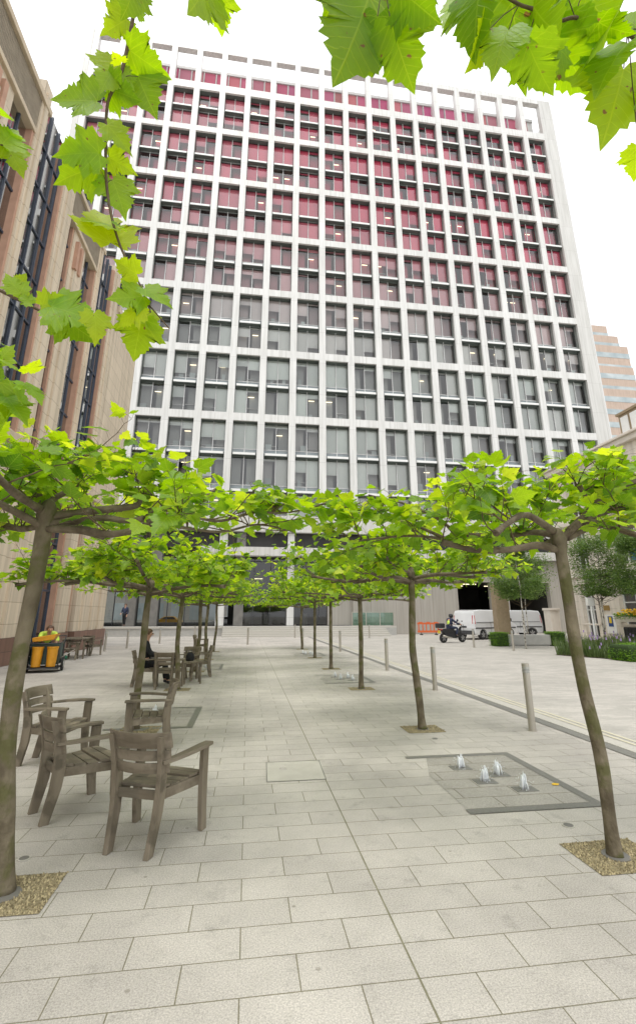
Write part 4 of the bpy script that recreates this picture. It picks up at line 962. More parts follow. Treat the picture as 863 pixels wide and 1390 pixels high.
def make_van(name, loc, az, paint, lab):
    """van along local +X (front), 4.8 x 1.9 x 1.95"""
    root = empty(name, loc, 0, lab, 'van', 'vans parked before the garage openings'); root.rotation_euler = (0,0,R(90-az))
    prof = [(-2.38,.42),(-2.42,.75),(-2.40,1.15),(-2.32,1.75),(-2.24,1.92),(-1.6,1.98),(.7,1.97),(1.0,1.90),(1.72,1.20),(2.20,1.03),(2.38,.85),(2.42,.45),(2.30,.32)]
    base = [(2.02,.32),(1.93,.56),(1.72,.70),(1.48,.70),(1.27,.56),(1.18,.32),(-1.12,.32),(-1.21,.56),(-1.42,.70),(-1.66,.70),(-1.87,.56),(-1.96,.32),(-2.30,.32)]
    loop = prof + base; m = MB(); rings = []
    for y, s in ((-.95,0),(-.90,1),(.90,1),(.95,0)):
        ring = []
        for (x, z) in loop:
            tz = max(0, (z-1.05)/.95); ins = 0 if s else .06
            ring.append((x*(1-ins*.25), (abs(y)-.13*tz)*(1 if y > 0 else -1) , z - (ins if z > 1.7 else 0)*.8))
        rings.append(ring)
    m.loft(rings, 0, True, False); body = m.build('body', paint, root, .015)
    yy = lambda z: .953-.13*max(0,(z-1.05)/.95)
    for s in (-1,1):
        m = MB(); q = [(.62,1.22),(1.50,1.20),(1.02,1.74),(.62,1.76)]; m.loft([[(x, s*(yy(z)+d), z) for x, z in q] for d in (-.01,.006)]); m.build('side_window', M['glassdark'] if False else M['blackplastic'], root)
        m = MB()
        for x in (.55,-.65): m.box(x-.006, s*.935, .45, x+.006, s*.957, 1.15)
        m.box(-2.2, s*.94, 1.12, .52, s*.960, 1.15); m.box(-2.3, s*.93, .72, 2.2, s*.966, .80); m.build('trim', M['darksteel'], root)
        m = MB(); m.loft([[(1.42,s*.96,1.16),(1.52,s*.96,1.16),(1.52,s*.96,1.42),(1.42,s*.96,1.42)],[(1.40,s*1.16,1.18),(1.50,s*1.16,1.18),(1.50,s*1.16,1.40),(1.40,s*1.16,1.40)]]); m.build('wing_mirror', M['blackplastic'], root)
        m = MB(); m.loft([[(-2.395,s*.78,1.05),(-2.30,s*.962,1.05),(-2.25,s*.88,1.60),(-2.345,s*.76,1.60)],[(-2.43,s*.78,1.05),(-2.33,s*.972,1.05),(-2.28,s*.90,1.60),(-2.375,s*.76,1.60)]]); m.build('tail_light', M['redlamp'], root)
        m = MB(); m.loft([[(2.22,s*.60,.80),(2.10,s*.955,.80),(1.95,s*.94,1.02),(2.18,s*.62,.98)],[(2.40,s*.60,.80),(2.28,s*.958,.80),(2.10,s*.945,1.05),(2.30,s*.62,1.0)]]); m.build('headlight', M['lampclear'], root)
        for x in (1.6,-1.54): wheel(root, x, s*.82, .33, .21, s)
    m = MB(); m.loft([[(1.12,-.76,1.80),(1.66,-.84,1.27),(1.66,.84,1.27),(1.12,.76,1.80)],[(1.17,-.76,1.83),(1.71,-.84,1.30),(1.71,.84,1.30),(1.17,.76,1.83)]]); m.build('windscreen', M['blackplastic'], root)
    m = MB(); m.box(-2.46,-.86,.34,-2.30,.86,.60); m.build('bumper', M['darksteel'], root, .02); m = MB(); m.box(2.28,-.86,.32,2.47,.86,.60); m.box(2.38,-.45,.70,2.425,.45,.84); m.build('bumper', M['darksteel'], root, .02)
    m = MB(); m.box(-2.435,-.004,.6,-2.41,.004,1.0); m.box(-2.44,-.28,.78,-2.43,.28,.90); m.build('rear_door_detail', M['darksteel'], root)
def make_car(name, loc, az, paint, lab):
    root = empty(name, loc, 0, lab, 'car', 'cars in the street behind the lobby'); root.rotation_euler = (0,0,R(90-az))
    prof = [(-2.05,.35),(-2.1,.7),(-1.95,.95),(-1.4,1.02),(-.9,1.42),(.35,1.42),(1.0,1.0),(1.85,.88),(2.1,.65),(2.1,.35)]
    m = MB(); m.loft([[(x, y*(1-.16*max(0,(z-.95)/.5)), z) for x, z in prof] for y in (-.85,.85)]); m.build('body', paint, root, .05)
    for s in (-1,1):
        m = MB(); m.loft([[(x, s*(.855-.136*max(0,(z-.95)/.5)+d), z) for x, z in ((-1.25,1.02),(.85,1.02),(.3,1.36),(-.82,1.36))] for d in (-.01,.008)]); m.build('side_window', M['blackplastic'], root)
        for x in (1.3,-1.3): wheel(root, x, s*.77, .31, .19, s)
        m = MB(); m.box(2.02,s*.7-.12,.62,2.11,s*.7+.12,.76); m.build('headlight', M['lampclear'], root)
    m = MB(); m.loft([[(-.1+.50,-.7,1.39),(1.0,-.72,1.03),(1.0,.72,1.03),(.40,.7,1.39)],[(.42,-.7,1.41),(1.03,-.72,1.05),(1.03,.72,1.05),(.42,.7,1.41)]]); m.build('windscreen', M['blackplastic'], root)
v1 = gr(650,869)
make_van('parked_van', (17.05,33.55,0), 64, M['vanwhite'], 'white van seen from behind with red tail light, left of the brown pillar')
make_van('parked_van', (20.2,36.2,0), -82, M['vansilver'], 'silver white van facing left, right of the brown pillar')
make_car('parked_car', (-11.2,72,0), -90, M['taxi'], 'yellow car seen through the lobby glass at left')
make_car('parked_car', (-3.0,72,0), -90, M['vansilver'], 'silver car seen through the lobby glass, right of the yellow one')
make_car('parked_car', (3.0,74,0), 90, M['navy'], 'dark car in the back street behind the lobby entrance')

mo = empty('motor_scooter', (12.55,29.1,0), R(90-72), 'black motor scooter with top box being ridden towards the vans', 'scooter')
m = MB(); m.loft([[(-.85,y*.6,.72),(-.55,y,.80),(0,y,.80),(.25,y*.8,.62),(.5,y*.8,.60),(.72,y*.5,.95),(.60,y*.9,.30),(.1,y,.26),(-.5,y,.34)] for y in (-.17,-.12,.12,.17)], 0, True, False); m.build('body', M['blackplastic'], mo, .03)
m = MB(); m.loft([[(-.62,y,.80),(-.2,y,.84),(.12,y,.80),(.12,y,.76),(-.62,y,.74)] for y in (-.14,.14)]); m.build('saddle', M['blackcloth'], mo, .03)
m = MB(); m.box(-1.12,-.22,.86,-.68,.22,1.14); m.build('top_box', M['blackplastic'], mo, .05)
m = MB(); m.loft([[(.62,-.16,.95),(.62,.16,.95),(.72,.16,.92),(.72,-.16,.92)],[(.46,-.10,1.38),(.46,.10,1.38),(.47,.10,1.38),(.47,-.10,1.38)]]); m.build('windscreen', M['glassdark'], mo)
m = MB(); m.tube([(.52,-.36,1.05),(.56,-.1,1.04),(.56,.1,1.04),(.52,.36,1.05)], .018, 6); m.tube([(.52,.3,1.05),(.52,.36,1.22)], .01, 5); m.sphere((.52,.38,1.26), .06, 8, 6, 0, .4, 1, .7); m.sphere((.52,-.38,1.26), .06, 8, 6, 0, .4, 1, .7); m.build('handlebar', M['blackplastic'], mo)
for x in (-.70,.78):
    wheel(mo, x, 0, .27, .12, -1)
m = MB(); m.box(-1.02,-.11,.55,-1.00,.11,.72); m.build('number_plate', M['plate'], mo); m = MB(); m.box(-.96,-.14,.74,-.86,.14,.80); m.build('tail_light', M['redlamp'], mo)
m = MB(); m.tube([(-.2,-.2,.3),(-.5,-.22,.32),(-.9,-.24,.42)], [.03,.05,.055], 8); m.build('exhaust', M['steel'], mo)
pr = empty('person', (12.55,29.1,0), R(90-72)-R(90), 'scooter rider in black helmet and hi-vis vest over navy clothes', 'person')
person(pr, dict(pelvis=(0,-.20,.92),chest=(0,-.10,1.26),neck=(0,-.04,1.42),head=(0,.02,1.56),shL=(-.2,-.08,1.36),shR=(.2,-.08,1.36),elL=(-.28,.18,1.15),elR=(.28,.18,1.15),wrL=(-.30,.44,1.08),wrR=(.30,.44,1.08),
    hipL=(-.1,-.16,.90),hipR=(.1,-.16,.90),knL=(-.20,.28,.86),knR=(.20,.28,.86),anL=(-.20,.18,.42),anR=(.20,.18,.42),toeL=(-.20,.36,.37),toeR=(.20,.36,.37),face=(0,1,0)), M['navy'], M['navy'], M['blackplastic'], None)
m = MB(); m.sphere((0,.01,1.575), .135, 16, 10, 0, 1, 1.1, 1.0); m.build('helmet', M['blackplastic'], pr); m = MB(); m.sphere((0,.05,1.575), .118, 14, 8, 0, 1, 1, .45); m.build('visor', M['rim'], pr)
skin_mesh('hi_vis_vest', [(0,-.19,.98,.158),(0,-.13,1.16,.168),(0,-.09,1.30,.176)], [(0,1),(1,2)], 0, M['hivis'], pr)

# ------------------------------------------------------------------ road works barrier, pillar, planters
ob = empty('road_barrier', (15.2,40.0,0), R(-4), 'orange red plastic road barrier against the grey panelled wall', 'barrier')
m = MB(); m.box(-.95,-.03,.86,.95,.03,1.0); m.box(-.95,-.03,.20,.95,.03,.36)
for k in range(3):
    for s in (0,.36): m.box(-.88+k*.65+s,-.028,.36,-.80+k*.65+s,.028,.86)
    m.loft([[(-.85+k*.65,-.03,1.0),(-.47+k*.65,-.03,1.0),(-.53+k*.65,-.03,1.06),(-.79+k*.65,-.03,1.06)],[(-.85+k*.65,.03,1.0),(-.47+k*.65,.03,1.0),(-.53+k*.65,.03,1.06),(-.79+k*.65,.03,1.06)]])
m.build('panel', M['orange'], ob)
m = MB(); m.box(-.7,-.28,0,-.58,.28,.08); m.box(.58,-.28,0,.7,.28,.08); m.box(-.66,-.04,.08,-.62,.04,.2); m.box(.62,-.04,.08,.66,.04,.2); m.build('foot', M['blackplastic'], ob)
p_ = aty(683,865,30.5); m = MB(); m.box(-.45,-.3,0,.45,.3,3.6); o = m.build('stone_pillar', M['pillar'], bevel=.015); o.location = (p_.x,30.5,0); tag(o, 'tall brown stone pillar standing between the two vans', 'pillar')
m = MB(); m.box(-1.28,-.3,.06,1.28,.3,.58); m.box(-1.2,-.25,0,1.2,.25,.06); o = m.build('stone_bench', M['planter'], bevel=.02); o.location = (15.3,25.6,0); o.rotation_euler = (0,0,R(-7)); tag(o, 'low grey stone bench between two clipped box cubes', 'bench')

def leafcloud(mb, pts, size, rr, tri=False):
    for p in pts:
        s = size*rr.uniform(.7,1.3); a = rr.uniform(0,6.28); ti = rr.uniform(-1.1,1.1); 
        u = Vector((math.cos(a), math.sin(a), rr.uniform(-.5,.4))).normalized(); v = u.cross(Vector((math.sin(ti)*math.sin(a), -math.sin(ti)*math.cos(a), math.cos(ti)))); v = v.normalized()*.36
        p = Vector(p); tn = min(1, max(0, rr.gauss(.45,.22)))
        mb.poly([p, p+(u*.5+v)*s, p+u*s, p+(u*.5-v)*s], 0, (tn,0,0))
def hedge(x, y, sx, sy, h, lab, rz=0, z0=0, round_=0.0, nl=2600):
    root = empty('box_hedge', (x,y,z0), rz, lab, 'hedge', 'clipped box hedges'); rr = random.Random(int(x*31+y*17))
    m = MB(); m.box(-sx+.04,-sy+.04,.0,sx-.04,sy-.04,h-.05); m.build('core', M['hedgecore'], root, .08)
    pts = []
    for _ in range(nl):
        f = rr.random(); a, b_, c_ = rr.uniform(-1,1), rr.uniform(-1,1), rr.random()
        if f < .3: q = Vector((a, b_, 1.0))
        elif f < .65: q = Vector((a, rr.choice((-1,1)), c_))
        else: q = Vector((rr.choice((-1,1)), a, c_))
        k = 1.0-rr.random()**2*.10
        e = round_*max(0, (abs(q.x)**4+abs(q.y)**4)/2)
        pts.append((q.x*sx*k*(1-round_*.3*max(0,q.z-.5)), q.y*sy*k*(1-round_*.3*max(0,q.z-.5)), max(.02, q.z*h*(1-e*.25))*k))
    mb = MB(); leafcloud(mb, pts, .045, rr); mb.build('foliage', M['boxleaf'], root)
hedge(13.72,25.55,.40,.42,.72,'clipped box cube at the left end of the stone bench')
hedge(16.93,25.35,.42,.42,.74,'clipped box cube at the right end of the stone bench')
hedge(14.7,16.9,.95,.55,.62,'large rounded box hedge at the right edge before the grasses', 0, 0, .8, 5200)

# grass bed
m = MB(); bed = [(13.0,19.6),(13.9,17.6),(16.5,16.2),(20.5,16.5),(21.6,20),(21.6,24.5),(17.5,23.2),(14.6,21.4)]
m.poly([(x,y,.012) for x, y in bed]); tag(m.build('planting_bed', mat('soil', (.06,.04,.025), (.09,.065,.04), .95, 20, .6)), kind='structure')
def inpoly(x, y):
    c_ = False; j = len(bed)-1
    for i in range(len(bed)):
        if (bed[i][1] > y) != (bed[j][1] > y) and x < (bed[j][0]-bed[i][0])*(y-bed[i][1])/(bed[j][1]-bed[i][1])+bed[i][0]: c_ = not c_
        j = i
    return c_
m = MB(); rr = random.Random(3); fl = MB(); n_ = 0
while n_ < 9000:
    x, y = rr.uniform(13,21.6), rr.uniform(16.2,24.5)
    if not inpoly(x, y): continue
    n_ += 1; hh = rr.uniform(.25,.75)*(.6+.6*(noise.noise(Vector((x*1.3,y*1.3,0)))+.5)); a = rr.uniform(0,6.28); d = Vector((math.cos(a),math.sin(a),0)); s_ = Vector((-d.y,d.x,0))*.014; p = Vector((x,y,0)); l = hh*rr.uniform(.1,.6)
    tn = min(1,max(0,rr.gauss(.45,.22)))
    m.poly([p-s_, p+s_, p+s_*.8+d*l*.4+Vector((0,0,hh*.6)), p-s_*.8+d*l*.4+Vector((0,0,hh*.6))], 0, (tn,0,0)); m.poly([p-s_*.8+d*l*.4+Vector((0,0,hh*.6)), p+s_*.8+d*l*.4+Vector((0,0,hh*.6)), p+d*l+Vector((0,0,hh))], 0, (tn,0,0))
    if rr.random() < .012:
        q = p+d*l*.5+Vector((0,0,hh*1.05)); fl.box(q.x-.02,q.y-.02,q.z,q.x+.02,q.y+.02,q.z+.10)
tag(m.build('ornamental_grass', M['grassleaf']), 'soft green ornamental grasses filling the bed by the cream building', 'grass', kind='stuff')
tag(fl.build('lilac_flowers', M['lilac']), 'lilac flower spikes scattered among the ornamental grasses', 'flowers', kind='stuff')
fb = empty('flower_box', (21.7,25.3,1.25), 0, 'window box of yellow flowers on the cream building', 'flower box')
m = MB(); m.box(-.15,-1.0,0,.22,1.0,.28); m.build('trough', M['creamplain'], fb)
rr = random.Random(8); mb = MB(); leafcloud(mb, [(rr.uniform(-.25,.22),rr.uniform(-1.05,1.05),rr.uniform(.15,.5)) for _ in range(900)], .09, rr); mb.build('foliage', M['boxleaf'], fb)
m = MB()
for _ in range(60): m.sphere((rr.uniform(-.28,.15),rr.uniform(-1,1),rr.uniform(.38,.68)), rr.uniform(.05,.085), 7, 5, 0, 1, 1, .6)
m.build('petals', M['flower'], fb)
p_ = gr(843,884); sp = empty('sign_post', (p_.x+.3,p_.y+2.0,0), R(20), 'slim white post with a small pale sign box in the grass bed', 'sign post')
m = MB(); m.cyl(0,0,0,2.1,.05,12); m.build('post', M['white'], sp); m = MB(); m.box(-.28,-.06,2.1,.28,.06,2.5); m.build('sign_box', M['posterw'], sp, .01)

# ------------------------------------------------------------------ plane trees
HALF = [(0,0),(.10,-.07),(.24,-.12),(.30,-.04),(.40,.02),(.56,.10),(.50,.20),(.60,.36),(.46,.38),(.38,.44),(.30,.46),(.33,.58),(.24,.64),(.22,.76),(.12,.80),(0,1.0)]
HALF_S = [(0,0),(.22,-.12),(.36,.0),(.56,.10),(.58,.34),(.32,.46),(.30,.64),(.14,.78),(0,1.0)]
HERO = [(0,0),(.06,-.08),(.16,-.15),(.25,-.19),(.27,-.11),(.36,-.12),(.37,-.03),(.47,.01),(.60,.04),(.55,.11),(.58,.17),(.51,.21),(.58,.30),(.70,.42),(.59,.42),(.56,.48),(.47,.45),(.40,.50),(.31,.49),(.35,.56),(.41,.60),(.33,.65),(.35,.72),(.25,.74),(.24,.83),(.15,.86),(.10,.94),(0,1.12)]
def make_outline(half):
    return half + [(-x, y) for x, y in reversed(half[1:-1])]
OUT, OUT_S, OUT_H = make_outline(HALF), make_outline(HALF_S), make_outline(HERO)
def add_leaf(mb, base, tipdir, nrm, size, tn, rr, lod=1, mi=0):
    y = tipdir.normalized(); x = y.cross(nrm); 
    if x.length < 1e-3: x = y.orthogonal()
    x = x.normalized(); z = x.cross(y).normalized()
    ol = (OUT_S, OUT, OUT_H)[lod]; fold = rr.uniform(.10,.40); droop = rr.uniform(.02,.40); curl = rr.uniform(-.12,.14); asym = rr.uniform(-.10,.10); wx = rr.uniform(.9,1.08)
    def pt(u, v):
        h = -droop*v*v*.8 - curl*(u*u)*1.4 + fold*abs(u)*.55 - .5*abs(u)**2.2*droop + .035*math.sin(9*u+5*v+fold*20)*(abs(u)+.2)
        return base + (x*(u*wx+asym*v*v) + y*v + z*h)*size
    b = len(mb.v); n = len(ol)
    mb.v.append(tuple(pt(0, .32))); uv0 = (0, .32)
    jit = [(rr.uniform(-.025,.025), rr.uniform(-.025,.025)) for _ in ol] if lod else [(0,0)]*n
    mb.v += [tuple(pt(u+j[0]*(1 if abs(u) > .02 else 0), v+j[1])) for (u, v), j in zip(ol, jit)]
    col = (tn, 0, 0)
    if lod < 2:
        for k in range(n):
            j = (k+1) % n; mb.face((b, b+1+k, b+1+j), mi, True, col, (uv0, ol[k], ol[j]))
    else:
        mb.v += [tuple(pt(u*.55, .32+(v-.32)*.55)) for u, v in ol]; mid = [(u*.55, .32+(v-.32)*.55) for u, v in ol]
        for k in range(n):
            j = (k+1) % n
            mb.face((b, b+1+n+k, b+1+n+j), mi, True, col, (uv0, mid[k], mid[j])); mb.face((b+1+n+k, b+1+k, b+1+j, b+1+n+j), mi, True, col, (mid[k], ol[k], ol[j], mid[j]))
def petiole(mb, a, b, r=.0014, mi=1):
    mb.tube([a, (a+b)/2+Vector((0,0,.006)), b], r, 3, mi, True, cap=False)
def grow_twig(mb, p, d, length, rr, size, lod, zcap, keep, r0=.0065, sub=True):
    pts = [p.copy()]; q = p.copy(); dd = d.normalized(); n = max(4, int(length/.075)); step = length/n
    for k in range(n):
        dd = (dd + Vector((rr.uniform(-.28,.28), rr.uniform(-.28,.28), rr.uniform(-.2,.26) - (.35 if q.z > zcap-.1 else 0)))).normalized()
        q = q + dd*step; pts.append(q.copy())
    if any(not keep(x_) for x_ in pts[1:]):
        pts = [x_ for x_ in pts if keep(x_)] or [p]
    if len(pts) < 3: return
    mb.tube(pts, [r0*(1-.75*k/(len(pts)-1)) for k in range(len(pts))], 4 if lod < 1 else 5, 1)
    for k in range(1, len(pts)):
        if k/len(pts) < .18 and rr.random() < .6: continue
        for _ in range(2 if rr.random() < .45 else 1):
            a = rr.uniform(0, 6.283); t = (pts[k]-pts[k-1]).normalized()
            out = (Vector((math.cos(a), math.sin(a), rr.uniform(-.35,.45))) + t*.7).normalized()
            pl = size*rr.uniform(.35,.8); base = pts[k] + out*pl
            s = size*rr.uniform(.55,1.2)*(1.0 if k < len(pts)-2 else .72)
            if not keep(base): continue
            petiole(mb, pts[k], base, .0013 if lod else .001)
            td = (out + Vector((rr.uniform(-.5,.5), rr.uniform(-.5,.5), rr.uniform(-.95,.15)))).normalized()
            nr = Vector((rr.uniform(-.75,.75), rr.uniform(-.75,.75), 1)).normalized()
            tn = min(1, max(0, rr.gauss(.50,.25)))
            add_leaf(mb, base, td, nr, s, tn, rr, lod)
    if sub and length > .4:
        for _ in range(2):
            k = rr.randrange(1, len(pts)-1); t = (pts[k]-pts[k-1]).normalized()
            nd = (t + Vector((rr.uniform(-1,1), rr.uniform(-1,1), rr.uniform(-.2,.7)))).normalized()
            grow_twig(mb, pts[k], nd, length*rr.uniform(.4,.65), rr, size, lod, zcap, keep, r0*.7, False)
def limb_tube(mb, pts, r0, r1, seed, knob=True, n=9):
    P_ = [Vector(p) for p in pts]; fine = []
    for k in range(len(P_)-1):                                       # smooth the polyline
        a = P_[max(k-1,0)]; b = P_[k]; c = P_[k+1]; d = P_[min(k+2,len(P_)-1)]
        for j in range(4):
            t = j/4; fine.append(.5*((2*b)+(c-a)*t+(2*a-5*b+4*c-d)*t*t+(-a+3*b-3*c+d)*t**3))
    fine.append(P_[-1]); m = len(fine); R_ = []
    for k in range(m):
        t = k/(m-1); r = r0*(1-t)+r1*t; r *= 1+.12*noise.noise(Vector((k*.7+seed, 0, 0)))
        if knob and t > .88: r *= 1+.5*(t-.88)/.12
        R_.append(r)
    mb.tube(fine, R_, n, 0, True, .35, seed); return fine
def plane_tree(x, y, seed, label, group, zf=2.3, trunk=None, rt=(.115,.088), limbs=None, leaf=.14, lod=1, ntw=5, tl=(.35,.85), zcap=3.0, keep=lambda p: True, nl=8, reach=(1.25,1.9), extra=None, ylim=None):
    rr = random.Random(seed); root = empty('plane_tree', (x,y,0), 0, label, 'tree', group)
    off = Vector((x,y,0)); K = lambda p: keep(p+off)
    if trunk is None:
        a, b_ = rr.uniform(-.07,.07), rr.uniform(-.05,.05)
        trunk = [(x,y,0),(x+a*.5,y+b_*.4,.5),(x+a*1.3,y+b_,1.1),(x+a*.8,y+b_*1.2,1.7),(x+a*.6,y+b_,zf-.1),(x+a*.6,y+b_,zf+.06)]
    T = [Vector(t)-off for t in trunk]; fine = []
    for k in range(len(T)-1):
        a = T[max(k-1,0)]; b = T[k]; c = T[k+1]; d = T[min(k+2,len(T)-1)]
        for j in range(8):
            t = j/8; fine.append(.5*((2*b)+(c-a)*t+(2*a-5*b+4*c-d)*t*t+(-a+3*b-3*c+d)*t**3))
    fine.append(T[-1]); m = len(fine); rad = []
    for k, p in enumerate(fine):
        t = k/(m-1); r = rt[0]*(1-t)+rt[1]*t; r *= 1+.30*math.exp(-p.z/.10)
        if t > .86: r *= 1+.34*math.sin(min(1,(t-.86)/.14)*math.pi*.85)
        rad.append(r*(1+.05*noise.noise(Vector((p.z*4,seed,0)))))
    tp = fine[-1]; up_ = (fine[-1]-fine[-3]).normalized(); rc = rad[-1]
    ff = fine+[tp+up_*.03, tp+up_*.055, tp+up_*.07]; rd = rad+[rc*.86, rc*.6, rc*.25]
    mb = MB(); mb.tube(ff, rd, 18, 0, True, .14, seed); mb.build('trunk', M['bark'], root)
    top = fine[-1]; cr = MB()
    if limbs is None:
        limbs = []; a0 = rr.uniform(0,6.28)
        for k in range(nl):
            a = a0+k*2*math.pi/nl+rr.uniform(-.22,.22); L = rr.uniform(*reach); d = Vector((math.cos(a),math.sin(a),0)); s_ = Vector((-d.y,d.x,0)); z = top.z-rr.uniform(.03,.22)
            b1 = rr.uniform(-.18,.18)
            limbs.append([off+Vector((top.x,top.y,z))+d*.03, off+Vector((top.x,top.y,z+.05))+d*L*.3, off+Vector((top.x,top.y,z+rr.uniform(.0,.12)))+d*L*.65+s_*b1, off+Vector((top.x,top.y,z+rr.uniform(.0,.22)))+d*L+s_*b1*1.6])
    for k, lp in enumerate(limbs):
        lp = [Vector(p)-off for p in lp]
        L = sum((lp[i+1]-lp[i]).length for i in range(len(lp)-1))
        r_0 = .031 if lod == 1 and L > .5 else .027
        far_ = (lp[0]-Vector((top.x,top.y,lp[0].z))).length > .35
        if far_: r_0 = .016
        b = MB(); f = limb_tube(b, lp, r_0, .018 if not far_ else .008, seed+k); b.build('branch', M['limb'], root)
        nn = max(2, int(ntw*min(1.3, L/1.2)))
        for j in range(nn):
            t = rr.uniform(.35,1.0) if j else 1.0
            q = f[min(len(f)-1, int(t*(len(f)-1)))]
            out = (f[-1]-f[0]); out.z = 0; out = out.normalized() if out.length > .01 else Vector((0,1,0))
            d = (out*rr.uniform(.0,1.0) + Vector((rr.uniform(-1,1), rr.uniform(-1,1), rr.uniform(-.05,1.0)))).normalized()
            grow_twig(cr, q, d, rr.uniform(*tl), rr, leaf, lod, zcap, K)
    if extra: extra(root, cr, rr, off)
    cr.build('crown', [M['leaf'], M['twig']], root)
    return root

GL, GR_ = 'plane trees of the left row', 'plane trees of the right row'
A = aty
def pl(Y, *pts):
    """a limb in the plane Y, Y may be a start/end pair"""
    n = len(pts)
    return [A(px, py, (Y if isinstance(Y, (int,float)) else Y[0]+(Y[1]-Y[0])*k/(n-1))) for k, (px, py) in enumerate(pts)]
# near left tree: its knuckled limbs follow the photograph
tl_trunk = [gr(5,1212)]+pl(3.7,(7,1100),(11,1000),(25,900),(43,815),(55,755),(61,715),(66,690))
limbsL = [pl((3.7,3.95),(66,702),(116,695),(160,690),(186,686),(190,676),(178,668)),
          pl((3.7,3.7),(68,712),(100,708),(139,703),(170,707),(195,705)),
          pl((3.68,3.4),(66,718),(110,719),(148,725),(175,722),(200,714),(212,705)),
          pl((3.7,3.75),(56,694),(52,682),(54,672)),
          pl((3.7,3.9),(60,690),(75,676),(97,665)),
          pl((3.7,3.4),(62,716),(35,702),(12,690),(-8,680),(-60,670)),
          pl((3.7,4.6),(60,712),(30,718),(0,712),(-50,705)),
          pl((3.7,5.2),(66,704),(92,716),(112,722),(140,730)),
          pl((3.7,2.75),(58,694),(20,668),(-30,620)),
          pl((3.75,4.1),(188,700),(225,692),(262,682),(293,664)),
          pl((3.6,4.3),(200,708),(240,697),(270,703),(300,707),(345,696),(395,695),(449,681)),
          pl((3.6,4.6),(195,712),(240,715),(300,722),(350,712),(400,722))]
keep_near = lambda p: (p.y > 2.75 or p.x < -1.15 or p.x > 2.35) and p.y > 1.9
plane_tree(-1.50, 3.71, 21, 'nearest tree of the left row, its thick trunk cut by the left picture edge', GL, trunk=tl_trunk, rt=(.056,.050), limbs=limbsL, leaf=.145, lod=1, ntw=7, tl=(.4,.95), zcap=3.0,
    keep=lambda p: p.y > 2.3 and 2.22 < p.z < (3.02 if p.x < -.75 else 2.70+.12*max(0,p.y-3.9)) and not (p.x > -.35 and p.y < 3.2))
tr_trunk = [gr(834,1162)]+pl(3.6,(824,1093),(812,1016),(789,920),(777,851),(769,798),(761,752),(757,728))
limbsR = [pl((3.6,3.5),(760,735),(782,712),(798,695),(797,680),(784,657)),
          pl((3.6,3.3),(770,722),(800,692),(812,676),(832,664),(866,652),(900,640)),
          pl((3.6,3.8),(770,724),(805,701),(835,692),(872,684),(910,680)),
          pl((3.6,3.6),(768,730),(795,718),(822,713),(870,713),(930,712)),
          pl((3.6,3.7),(756,746),(730,740),(700,745),(668,748),(640,746),(600,735)),
          pl((3.6,4.2),(756,728),(725,722),(691,727),(650,727),(615,726)),
          pl((3.6,3.1),(752,722),(716,699),(695,706),(672,724)),
          pl((3.6,4.9),(762,730),(740,738),(715,745)),
          pl((3.6,3.0),(790,706),(815,712),(850,722),(890,735)),
          pl((3.8,4.4),(610,734),(570,716),(525,702),(470,688)),
          pl((4.0,4.8),(625,728),(590,702),(550,684),(500,672)),
          pl((3.7,4.3),(640,745),(590,730),(540,728),(480,735))]
plane_tree(2.64, 3.60, 22, 'nearest tree of the right row, its leaning trunk crossing the road behind', GR_, trunk=tr_trunk, rt=(.045,.046), limbs=limbsR, leaf=.14, lod=1, ntw=8, tl=(.35,.8), zcap=2.9,
    keep=lambda p: p.y > 2.5 and 2.05 < p.z < (2.90 if p.x > 1.75 else 2.70+.12*max(0,p.y-3.9)) and not (p.x < 1.3 and p.y < 3.2))
far = [( -1.52, 8.05, 'second tree of the left row, beside the armchair that faces left'),( -1.52,12.0,'third tree of the left row, just right of the seated person'),(-1.5,15.6,'fourth tree of the left row'),(-1.5,19.6,'fifth tree of the left row'),(-1.5,23.6,'last tree of the left row, nearest the steps')]
farR = [(2.66,7.5,'second tree of the right row, behind the near fountain'),(2.67,11.54,'third tree of the right row'),(2.68,15.73,'fourth tree of the right row'),(2.71,19.72,'fifth tree of the right row'),(2.75,24.6,'last tree of the right row, nearest the steps')]
for k, (x, y, lab) in enumerate(far+farR):
    y_ = y
    plane_tree(x, y, 40+k*3, lab, GL if x < 0 else GR_, zf=2.12+.08*((k*7)%3), trunk=([gr(184,990)]+[A(a_, b_, 8.05) for a_, b_ in ((186,950),(190,915),(194,880),(198,840),(203,802),(205,790))] if k == 0 else None), rt=(.056,.048), leaf=.135 if y < 9 else .13, lod=1 if y < 9 else 0,
        ntw=10 if y < 9 else 8, tl=(.35,.85) if y < 9 else (.35,.95), zcap=3.15 if y < 9 else 3.2, nl=9, reach=(1.2,1.95), keep=lambda p: p.z > 2.0)
# two trees of the same rows just behind the camera; their branches hang into the picture
def hero(mb, specs, t, rr, size_k=.86):
    for (bx, by, tx, ty, *o) in specs:
        tt = t+rr.uniform(-.05,.05); a = atd(bx, by, tt); b = atd(tx, ty, tt+rr.uniform(-.06,.06)); d = b-a
        nrm = (-ray(bx,by).normalized()*rr.uniform(.45,1.0) + Vector((rr.uniform(-.5,.5), rr.uniform(-.3,.3), rr.uniform(.1,.7)))).normalized()
        tn = o[0] if o else rr.uniform(.35,.8)
        yield a, d, nrm, d.length/1.0*size_k, tn
def smooth_path(pts, rad, k=5):
    P_ = [Vector(p) for p in pts]; o = []; r = []
    for i in range(len(P_)-1):
        a = P_[max(i-1,0)]; b = P_[i]; c = P_[i+1]; d = P_[min(i+2,len(P_)-1)]
        for j in range(k):
            t = j/k; o.append(.5*((2*b)+(c-a)*t+(2*a-5*b+4*c-d)*t*t+(-a+3*b-3*c+d)*t**3)); r.append(rad[i]*(1-t)+rad[i+1]*t)
    o.append(P_[-1]); r.append(rad[-1]); return o, r
